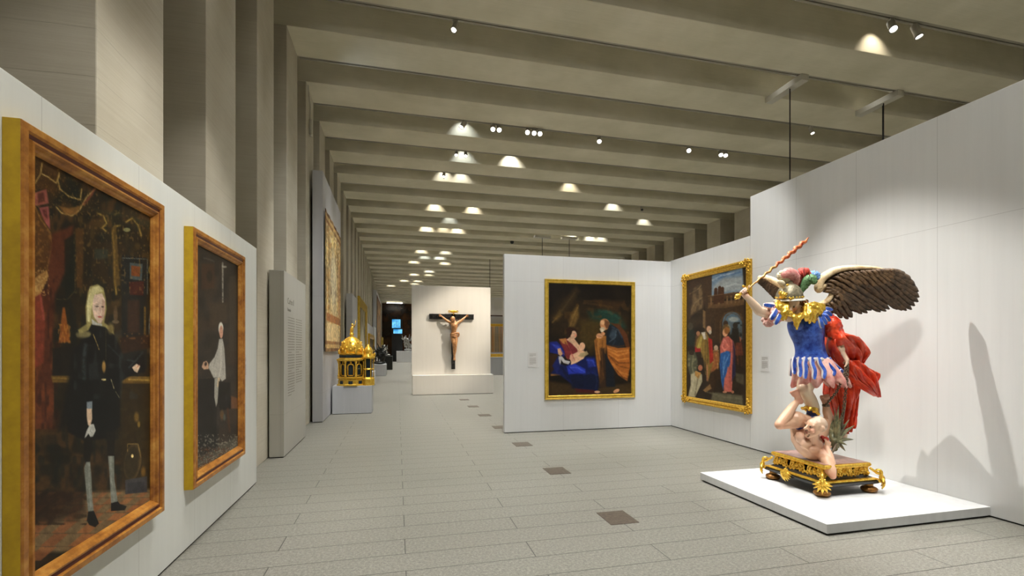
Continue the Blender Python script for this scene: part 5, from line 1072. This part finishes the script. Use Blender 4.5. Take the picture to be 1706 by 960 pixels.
# wings
def feather(mb, root, tip, w_, lift, n=16, bend=0, side=None, nrm=None):
    d = tip-root; L = d.length; d.normalize(); s_ = d.cross(nrm).normalized(); rings = []
    for k in range(n+1):
        t = k/n; wt = w_*(.55+.45*math.sin(min(1, t*1.25)*PI/2))*(1 if t < .82 else math.sqrt(max(.01, 1-((t-.82)/.185)**2)))
        c = root+d*L*t+nrm*(lift*math.sin(t*PI)*.5)+s_*bend*math.sin(t*PI); 
        rings.append([c-s_*wt-nrm*.002, c-s_*wt*.5+nrm*.004, c+nrm*.011, c+s_*wt*.5+nrm*.004, c+s_*wt-nrm*.002, c-nrm*.004])
    mb.ring_sweep(rings)
def wing(depth_fn, edge, tips, curve, nm, edge_r):
    """edge: leading edge px; tips: trailing tips px; feathers run from edge to tips"""
    W3 = lambda u, v, e=0: P(u, v, depth_fn(u)+e)
    nrm = V(-ST, -CT, 0)
    E = cr([W3(*p_) for p_ in edge], 10); T_ = cr([W3(*p_) for p_ in tips], 10); n = len(E); m_ = len(T_)
    root = organic_edge = None
    rs = [x.x for x in cr([V(a, 0, 0) for a in edge_r], 10)]
    mbE = MB().tube(E, rs, 12, flat=.8); mbE.ell(E[0], rs[0]); mbE.ell(E[-1], rs[-1]); wo = mbE.build(nm, M['cream'], S, smooth=True)
    layers = ((28, 1.0, .030, M['feather'], 0, 'primary_feathers'), (20, .74, .030, M['feather'], .014, 'secondary_feathers'), (24, .46, .024, M['feather3'], .026, 'covert_feathers'), (26, .24, .02, M['feather3'], .034, 'small_covert_feathers'))
    web = []
    for j in range(7):
        f = j/6*.86
        for i in range(40): web.append(E[int(i/39*(n-1))].lerp(T_[int(i/39*(m_-1))], f)-nrm*.004)
    MB().grid(web, 40, 7).build('feather_bed', M['feather'], wo, smooth=True, solid=.008)
    for cnt, reach, w_, mat, lf, pn_ in layers:
        mb = MB()
        for i in range(cnt):
            q = i/(cnt-1); a = E[int(q*(n-1))]; b = T_[int(q*(m_-1))]; jit = rr_.uniform(-.02, .02)
            feather(mb, a.lerp(b, .09 if curve else .14)+nrm*lf, a.lerp(b, min(1, reach+jit))+nrm*(lf*.6), w_*(1+.3*q), .03, 16, 0 if not curve else -.03*reach*math.sin(PI*q), None, nrm)
        mb.build(pn_, mat, wo, smooth=True)
    return wo
wing(lambda u: 5.12-.30*(u-1362)/168, [(1366, 508), (1380, 500), (1386, 486), (1374, 478), (1364, 482), (1368, 466), (1384, 454), (1402, 448), (1424, 446), (1444, 446), (1460, 447), (1476, 450)],
     [(1374, 512), (1394, 526), (1410, 532), (1419, 530), (1424, 517), (1432, 523), (1444, 523), (1452, 517), (1456, 509), (1464, 519), (1475, 519), (1483, 514), (1487, 506), (1494, 515), (1504, 518), (1514, 518), (1523, 513), (1529, 504), (1531, 493), (1528, 481), (1520, 469), (1508, 460)], True, 'right_wing', [.03, .03, .026, .032, .046, .05, .046, .038, .032, .026, .02, .014])
wing(lambda u: 5.16+.16*(1312-u)/50, [(1330, 512), (1318, 494), (1306, 480), (1292, 471), (1276, 464), (1266, 463)], [(1322, 524), (1308, 514), (1298, 506), (1291, 499), (1282, 489), (1273, 479), (1266, 472)], False, 'left_wing', [.03, .05, .056, .056, .046, .026])
# inner surface of the big wing (one thin shell so that no light shows between the feathers)
# chain
def chain(pts, r_=.0115):
    c = cr([A(*p_) for p_ in pts], 16); L = [0]
    for a, b in zip(c[:-1], c[1:]): L.append(L[-1]+(b-a).length)
    step = .022; k = 0; s_ = 0; mb = MB()
    while s_ < L[-1]:
        j = max(i for i in range(len(L)) if L[i] <= s_); j = min(j, len(c)-2); f = (s_-L[j])/(L[j+1]-L[j]+1e-9); p_ = c[j].lerp(c[j+1], f); t = (c[j+1]-c[j]).normalized(); a = t.orthogonal().normalized()
        if k % 2: a = t.cross(a)
        ring = [p_+t*math.cos(q)*.018+a*math.sin(q)*r_ for q in (2*PI*i/10 for i in range(10))]
        rings = []
        b = t.cross(a)
        for i in range(10):
            o = (ring[i]-p_).normalized(); rings.append([ring[i]+(o*math.cos(w_)+b*math.sin(w_))*.0045 for w_ in (0, PI/2, PI, 3*PI/2)])
        mb.ring_sweep(rings, cap=False, closed=True); s_ += step; k += 1
    return mb.build('chain', M['iron'], S, smooth=True)
chain([(1411, 604, -.14), (1406, 625, -.18), (1394, 652, -.16), (1380, 670, -.1), (1376, 675, -.06)])
chain([(1412, 604, -.14), (1411, 630, -.18), (1408, 660, -.18), (1404, 690, -.17), (1402, 714, -.1), (1396, 736, -.08), (1390, 748, -.1)])
mb = MB()
for k in range(9): mb.ell(A(1408+(k % 3)*2.4, 606+k*2.3, -.15), .011, seg=8, rings_=6)
mb.build('chain_knot', M['iron'], S, smooth=True)
# ------------------------------------------------------------------ crucifix
CO = V(1.885, 16.6, .86)
cx = thing('crucifix', CO, 'black wooden cross with a carved body and gilt scroll, on the off-white wall slab', 'crucifix')
yb = 16.59
MB().bbox(1.07, 2.62, yb-.07, yb-.012, 2.60, 2.785, .006).build('cross_beam', M['ebony'], cx)
MB().bbox(1.835, 1.965, yb-.07, yb-.012, .86, 2.80, .006).build('upright', M['ebony'], cx)
MB().box(1.86, 1.94, yb-.012, 16.599, 1.2, 2.6).build('wall_bracket', M['dark'], cx)
mb = MB()
for i in range(7): mb.ell((1.78+.04*i, yb-.085, 2.87+.012*math.sin(i*1.6)), (.028, .012, .03), seg=10, rings_=6)
for x in (1.755, 2.045): mb.tube([V(x+.03*math.cos(q), yb-.085, 2.87+.035*math.sin(q)) for q in [k*.6 for k in range(10)]], .013, 8)
mb.ell((1.9, yb-.08, 2.87), (.12, .012, .05), seg=18); mb.box(1.89, 1.92, yb-.08, yb-.07, 2.76, 2.86)
mb.build('gilt_scroll', M['goldbright'], cx, smooth=True)
M['boxwood'] = gold('carved_warm_wood', (158, 104, 62), (206, 156, 106), .35, 14, 0, .1)
mb = MB(); Y = yb-.15
def c3(x, z, e=0): return V(x, Y-e, z)
limb(mb, [c3(1.90, 2.10), c3(1.905, 2.2, .03), c3(1.915, 2.36, .05), c3(1.91, 2.47, .03)], [.095, .085, .125, .1])
mb.ell(c3(1.87, 2.4, .09), (.06, .04, .05)); mb.ell(c3(1.95, 2.4, .09), (.06, .04, .05))
limb(mb, [c3(1.985, 2.45, .02), c3(2.14, 2.54, .0), c3(2.24, 2.62, -.01), c3(2.33, 2.70, -.05)], [.055, .046, .038, .024])
limb(mb, [c3(1.83, 2.45, .02), c3(1.68, 2.54, .0), c3(1.58, 2.62, -.01), c3(1.49, 2.70, -.05)], [.055, .046, .038, .024])
hand(mb, c3(2.33, 2.70, -.055), V(.8, 0, .6), V(0, 1, 0), .15, .45, 1, 1); hand(mb, c3(1.49, 2.70, -.055), V(-.8, 0, .6), V(0, 1, 0), .15, .45, 1, -1)
limb(mb, [c3(1.87, 2.08), c3(1.885, 1.86, .06), c3(1.90, 1.72, .09), c3(1.915, 1.5, .05), c3(1.915, 1.36, .04)], [.09, .078, .056, .05, .032])
limb(mb, [c3(1.95, 2.08), c3(1.96, 1.86, .06), c3(1.955, 1.72, .1), c3(1.94, 1.5, .06), c3(1.925, 1.36, .05)], [.09, .078, .056, .05, .032])
foot(mb, c3(1.915, 1.34, .04), c3(1.915, 1.33, .02), c3(1.92, 1.17, .07), V(0, -1, .3), .9); foot(mb, c3(1.93, 1.35, .06), c3(1.93, 1.33, .05), c3(1.915, 1.19, .1), V(0, -1, .3), .9)
limb(mb, [c3(1.905, 2.5, .03), c3(1.89, 2.56, .06)], [.05, .045])
HQ2 = c3(1.87, 2.6, .09); f2 = V(-.45, -.75, -.5).normalized(); u2 = (V(-.3, 0, 1)-f2*V(-.3, 0, 1).dot(f2)).normalized(); s2 = f2.cross(u2)
head(mb, lambda f, u, s=0: HQ2+f2*f+u2*u+s2*s, .85)
organic('carved_body', mb, M['boxwood'], cx, .009, 2, None, (226, 170, 110))
mb = MB(); rr_ = random.Random(2)
for i in range(22): curl(mb, HQ2-f2*rr_.uniform(-.02, .05)+u2*rr_.uniform(-.02, .08)+s2*rr_.choice((-1, 1))*rr_.uniform(.03, .075), .012, .1, V(0, -.2, -1), 8)
mb.build('carved_hair', M['boxwood'], cx, smooth=True)
mb = MB()
for k in range(4): 
    rg = [V(1.91+math.cos(q)*(.105-.004*k), Y-.02-math.sin(q)*.11, 2.1-.035*k+.03*math.cos(q+k)) for q in [i*2*PI/16 for i in range(17)]]; mb.tube(rg, .024, 8)
mb.tube(cr([V(2.0, Y-.1, 2.12), V(2.06, Y-.1, 2.11), V(2.07, Y-.08, 2.04), V(2.04, Y-.07, 1.99)], 5), [.03]*16, 8)
mb.build('loincloth', M['boxwood'], cx, smooth=True)
# ------------------------------------------------------------------ gilt domed shrine
gx, gy, gz = -1.10, 12.33, .68
G = thing('gilt_shrine', (gx, gy, gz), 'golden domed shrine shaped like a small temple on its grey-white block', 'shrine')
M['glassdark'] = NT('dark_lapis_panel', .12, .2, (34, 46, 52)).m
M['silverw'] = gold('pale_silver_figure', (110, 106, 96), (206, 204, 196), .4, 20, .4, .3)
def L_(prof, name, mat, n=8, c=(gx, gy, gz), rot=PI/8, parent=G, sm=False, s=1.0):
    return MB().lathe([(r*s, z*s) for r, z in prof], c, n, Matrix.Rotation(rot, 4, 'Z')).build(name, mat, parent, smooth=sm)
L_([(0, 0), (.36, 0), (.36, .03), (.33, .05), (.32, .16), (.35, .18), (.35, .2), (.3, .22), (0, .22)], 'stepped_base', M['goldbright'])
L_([(0, .22), (.27, .22), (.27, .61), (0, .61)], 'drum', M['glassdark'])
L_([(0, .60), (.35, .60), (.37, .625), (.37, .645), (.33, .66), (.30, .68), (.30, .76), (.33, .775), (.33, .79), (.27, .80), (0, .80)], 'entablature', M['goldbright'])
L_([(0, .685), (.304, .685), (.304, .75), (0, .75)], 'dark_frieze', M['glassdark'])
L_([(0, .79), (.265, .79), (.275, .86), (.268, .94), (.245, 1.02), (.2, 1.1), (.14, 1.16), (.07, 1.2), (0, 1.21)], 'dome', M['goldbright'], 24, sm=True)
for k in range(8):
    a = k*PI/4+PI/8; q = V(math.cos(a), math.sin(a), 0)
    MB().lathe([(0, .22), (.03, .22), (.03, .25), (.018, .27), (.018, .54), (.03, .57), (.034, .605), (0, .605)], V(gx, gy, gz)+q*.315, 10).build('column', M['goldbright'], G, smooth=True)
    a2 = k*PI/4; q2 = V(math.cos(a2), math.sin(a2), 0); sd2 = V(-q2.y, q2.x, 0); c = V(gx, gy, gz)+q2*.262
    mb = MB(); mb.tube([c+sd2*-.07+V(0, 0, .26), c+sd2*-.07+V(0, 0, .46)]+[c+sd2*-.07*math.cos(t)+V(0, 0, .46+.07*math.sin(t)) for t in (.5, 1, 1.57, 2.1, 2.6)]+[c+sd2*.07+V(0, 0, .46), c+sd2*.07+V(0, 0, .26)], .017, 8)
    mb.box(-.06, .06, -.01, .01, 0, .02, Matrix.Translation(c+V(0, 0, .24))@Matrix.Rotation(a2+PI/2, 4, 'Z')); mb.ell(c+V(0, 0, .57), .025); mb.build('arch_frame', M['goldbright'], G, smooth=True)
    MB().bbox(-.05, .05, -.012, .0, .04, .12, .004, Matrix.Translation(V(gx, gy, gz)+q2*.315)@Matrix.Rotation(a2-PI/2, 4, 'Z')@Matrix.Scale(1, 4)).build('base_panel', M['glassdark'], G)
    for o_ in (q2*.27+V(0, 0, .88), q*.262+V(0, 0, .93), q2*.225+V(0, 0, 1.05)): MB().ell(V(gx, gy, gz)+o_, (.027, .027, .036)).build('dome_boss', M['gold'], G, smooth=True)
    MB().lathe([(0, .78), (.025, .78), (.02, .8), (.028, .83), (.01, .87), (0, .89)], V(gx, gy, gz)+q*.31, 10).build('finial', M['goldbright'], G, smooth=True)
L_([(0, 1.2), (.05, 1.2), (.04, 1.23), (.06, 1.27), (.03, 1.30), (0, 1.31)], 'lantern', M['goldbright'], 12, sm=True)
mb = MB(); limb(mb, [V(gx, gy, gz+1.28), V(gx, gy, gz+1.36), V(gx+.01, gy, gz+1.44)], [.03, .045, .03]); mb.ell((gx+.01, gy, gz+1.5), .028); limb(mb, [V(gx+.02, gy, gz+1.44), V(gx+.08, gy, gz+1.5)], [.016, .012]); mb.tube([(gx+.06, gy, gz+1.42), (gx+.1, gy, gz+1.62)], .008, 6); mb.build('crowning_figure', M['goldbright'], G, smooth=True)
# small round side tabernacle projecting towards the aisle
sx, sy2 = gx+.40, gy-.1
L_([(0, 0), (.16, 0), (.16, .16), (.13, .2), (0, .2)], 'side_base', M['goldbright'], 8, (sx, sy2, gz))
L_([(0, .2), (.1, .2), (.1, .66), (0, .66)], 'side_drum', M['glassdark'], 8, (sx, sy2, gz))
L_([(0, .38), (.125, .38), (.14, .4), (.125, .42), (0, .42)], 'side_gallery', M['goldbright'], 12, (sx, sy2, gz)); L_([(0, .66), (.16, .66), (.17, .7), (.13, .74), (.1, .8), (.12, .84), (.08, .92), (.03, .97), (.03, 1.0), (0, 1.02)], 'side_dome', M['goldbright'], 16, (sx, sy2, gz), sm=True)
for k in range(6):
    a = k*PI/3; MB().lathe([(0, .2), (.02, .2), (.012, .23), (.012, .62), (.02, .66), (0, .66)], (sx+.125*math.cos(a), sy2+.125*math.sin(a), gz), 8).build('side_column', M['goldbright'], G, smooth=True)
for k in range(5):
    a = k*PI/2.5; MB().ell((sx+.15*math.cos(a), sy2+.15*math.sin(a), gz+.76), (.024, .024, .05)).build('side_figure', M['goldbright'], G, smooth=True)
# ------------------------------------------------------------------ farther along the left side
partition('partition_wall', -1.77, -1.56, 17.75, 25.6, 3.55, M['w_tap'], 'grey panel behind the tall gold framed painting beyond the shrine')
def small_picture(y0, y1, z0, z1, label, cols, fm, w_=.12, x=-1.555, d=.08):
    t = thing('framed_painting', (x, y0, z0), label, 'painting'); W_, H_ = y1-y0, z1-z0
    frame_part('frame', t, (x, y0, z0), (0, 1, 0), (1, 0, 0), W_, H_, [(0, 0), (0, d), (.03, d+.02), (w_*.6, d), (w_, d-.04), (w_, 0)], fm)
    q = Pic((x+.02, y0+w_*.8, z0+w_*.8), (0, 1, 0), W_-w_*1.6, H_-w_*1.6, 30, 60, cols[0]); q.X, q.Y = q.A/W_*100, q.B/H_*100
    q.blotch(14, cols[1], .45, .8, 3).blotch(9, cols[2], .55, .8, 9, 2).e(50, 55, 24, 30, cols[3], 0, .5); q.build('canvas', t)
small_picture(19.9, 24.6, .45, 3.7, 'tall gold framed picture with a pale figure, just beyond the golden shrine', ((160, 150, 120), (200, 190, 160), (110, 96, 70), (222, 216, 196)), M['goldpale'], .35)
partition('partition_wall', -1.77, -1.56, 26.3, 33.5, 2.95, M['w_tap'], 'low grey panel beyond the gold framed picture with a pale figure')
small_picture(26.8, 32.5, .55, 2.4, 'gold framed picture on the low grey panel behind the dark bronze group', ((90, 78, 56), (130, 110, 76), (60, 56, 48), (150, 130, 96)), M['gold'], .25)
partition('partition_wall', -1.77, -1.56, 34.4, 36.6, 3.1, M['white'], 'narrow bright white panel far along the left columns')
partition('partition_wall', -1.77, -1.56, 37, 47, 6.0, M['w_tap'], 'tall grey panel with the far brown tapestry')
tb = Pic((-1.53, 37.6, .9), (0, 1, 0), 9, 4.8, 60, 90, (150, 116, 72)); tb.X, tb.Y = tb.A/9*100, tb.B/4.8*100
tb.grain(10, .3, 3).blotch(8, (186, 150, 96), .5, .7, 4).blotch(7, (96, 66, 40), .6, .7, 5).blotch(6, (130, 140, 120), .68, .5, 6)
for s_ in ([(2, 0), (2, 100)], [(98, 0), (98, 100)], [(0, 3), (100, 3)], [(0, 97), (100, 97)]): tb.st(s_, 4, (90, 54, 28), .9, 1)
o = tb.build('tapestry', None, M['textile']); m_ = o.modifiers.new('s', 'SOLIDIFY'); m_.thickness = .02; tag(o, 'far brown tapestry on the most distant tall grey panel at left', 'tapestry')
small_picture(48.2, 52.4, .5, 2.7, 'small distant yellow framed picture near the dark end wall', ((110, 90, 50), (150, 120, 60), (70, 60, 50), (120, 110, 90)), M['goldpale'], .3)
M['bronze'] = gold('dark_bronze', (20, 22, 22), (70, 72, 68), .35, 20, .7, .5)
def block(name, x0, x1, y0, y1, z1, mat, label, cat='plinth'):
    o = MB().bbox(x0, x1, y0, y1, .01, z1, .004).build(name, mat); tag(o, label, cat); MB().box(x0+.03, x1-.03, y0+.03, y1-.03, 0, .01).build('shadow_gap', M['black'], o); return o
block('plinth', -1.36, -.95, 20.6, 21.9, .60, M['white'], 'white block plinth right behind the golden shrine')
block('plinth', -1.42, -.63, 27.9, 30.0, .65, M['greyp'], 'grey block plinth under the dark bronze figure group')
def fig_group(name, c, h, mat, label, cat, seed, n=4, spread=.25):
    """a small carved or cast group of intertwined standing figures"""
    t = thing(name, c, label, cat); c = V(*c); r_ = random.Random(seed); mb = MB()
    mb.ell(c+V(0, 0, h*.085), (spread*1.2, spread, h*.08))
    for i in range(n):
        x = c+V(r_.uniform(-spread, spread)*.7, r_.uniform(-spread, spread)*.5, h*.08+r_.uniform(0, h*.18)); H = h*r_.uniform(.5, .78); ln = V(r_.uniform(-.25, .25), r_.uniform(-.2, .2), 1).normalized()
        hp_ = x+ln*H*.5; ch = x+ln*H*.78
        for s in (-1, 1): limb(mb, [hp_+V(s*.05*h, 0, 0), x+V(s*.09*h, -.04*h, H*.25), x+V(s*.06*h, r_.uniform(-.05, .05), .03*h)], [.055*h, .04*h, .025*h], 8, 3)
        limb(mb, [hp_, ch], [.07*h, .08*h], 8, 3); mb.ell(x+ln*H*.97, .05*h)
        for s in (-1, 1): limb(mb, [ch+V(s*.06*h, 0, 0), ch+V(s*.16*h, -.05*h, r_.uniform(-.1, .15)*h), ch+V(s*.22*h, -.06*h, r_.uniform(-.2, .3)*h)], [.035*h, .028*h, .018*h], 8, 3)
    organic('cast_figures', mb, mat, t, h*.012, 1, None, (40, 40, 40)); return t
fig_group('bronze_group', (-1.03, 28.6, .65), 1.15, M['bronze'], 'dark bronze group of entwined figures on the grey block plinth', 'statuette', 3, 5, .34)
fig_group('small_bust', (-1.15, 21.0, .60), .5, M['bronze'], 'small dark statuette on the white block behind the golden shrine', 'statuette', 5, 2, .12)
block('dark_case_base', -1.2, -.35, 35.6, 37.4, 1.0, M['bronze'], 'dark case base beyond the bronze group', 'case')
fig_group('marble_group', (-.75, 36.4, 1.0), 1.0, M['silverw'], 'pale statuette on the dark case base far down the aisle', 'statuette', 8, 3, .2)
block('plinth', -.1, 2.6, 54.0, 56.5, 1.25, M['plinth'], 'wide white plinth at the far end before the dark wall')
fig_group('far_sculpture', (1.15, 54.9, 1.25), 1.9, M['silverw'], 'pale sculpture group on the far white plinth', 'statue', 9, 4, .34)
m = NT('blue_screen', .3); n1 = m.noise(1.2, (1, 1, 1), 3); c_ = m.ramp(n1, [(.4, (40, 130, 190)), (.6, (120, 200, 235))]); m.color(c_); m.l(c_, m.b.inputs['Emission Color']); m.b.inputs['Emission Strength'].default_value = .9; M['screen'] = m.m
t = thing('video_screen', (-.1, 57.0, 2.6), 'bright blue video screen pair at the dark far end', 'screen')
MB().bbox(-.6, .35, 57.0, 57.1, 3.95, 4.95, .01).build('upper_screen', M['screen'], t); MB().bbox(-.45, .55, 57.0, 57.1, 3.3, 3.8, .01).build('lower_screen', M['screen'], t)
MB().box(-.64, .6, 57.1, 57.2, 0, 5.0).build('screen_stand', M['lampb'], t); MB().box(-.09, -.05, 56.98, 57.0, 4.1, 4.75).build('dark_mark', M['dark'], t)
for i in range(1): 
    o = MB().box(-1.2, .6, 57.6, 57.7, 6.9, 6.97).build('light_strip', M['lens']); tag(o, 'thin white light strip along the top of the dark end wall', 'light strip')
# ------------------------------------------------------------------ seen through the gap right of the crucifix wall
block('display_bench', 5.2, 12.5, 27.5, 28.6, 1.05, M['greyp'], 'pale bench under the gilded textile case right of the crucifix wall', 'bench')
t = thing('textile_case', (5.2, 27.8, 1.06), 'gilt framed case with hanging coloured textile, right of the crucifix wall', 'case')
tq = Pic((5.3, 28.0, 1.35), (1, 0, 0), 4, 1.55, 100, 40, (170, 150, 120)); tq.X, tq.Y = tq.A/4*100, tq.B/1.55*100
for i in range(60): tq.st([(i*1.7, 0), (i*1.7+rr_.uniform(-2, 2), 100)], 1.0, rr_.choice([(176, 96, 56), (206, 190, 150), (120, 130, 126), (190, 150, 90), (90, 100, 100)]), .8, .6)
tq.build('hanging_textile', t, M['textile'])
mb = MB(); mb.bbox(5.2, 9.4, 27.75, 27.95, 2.9, 3.05, .02); mb.bbox(5.2, 9.4, 27.75, 27.95, 1.06, 1.25, .02)
for x in (5.2, 6.6, 8.0, 9.3): mb.bbox(x, x+.1, 27.8, 27.9, 1.2, 2.95, .01)
mb.build('gilt_case_frame', M['gold'], t)
for z in (.35, .7):
    pass
partition('partition_wall', 4.6, 12.9, 29.2, 29.4, 3.6, M['w_tap'], 'blue-grey wall behind the gilded textile case')
o = MB().bbox(5.4, 11.5, 28.9, 29.0, 3.65, 4.75, .01).build('suspended_panel', M['white']); tag(o, 'white suspended panel above the gilded textile case', 'suspended panel'); 
for x in (5.6, 11.3): MB().tube([(x, 28.95, 4.7), (x, 28.95, 8.195)], .015, 6).build('cable', M['dark'], o)
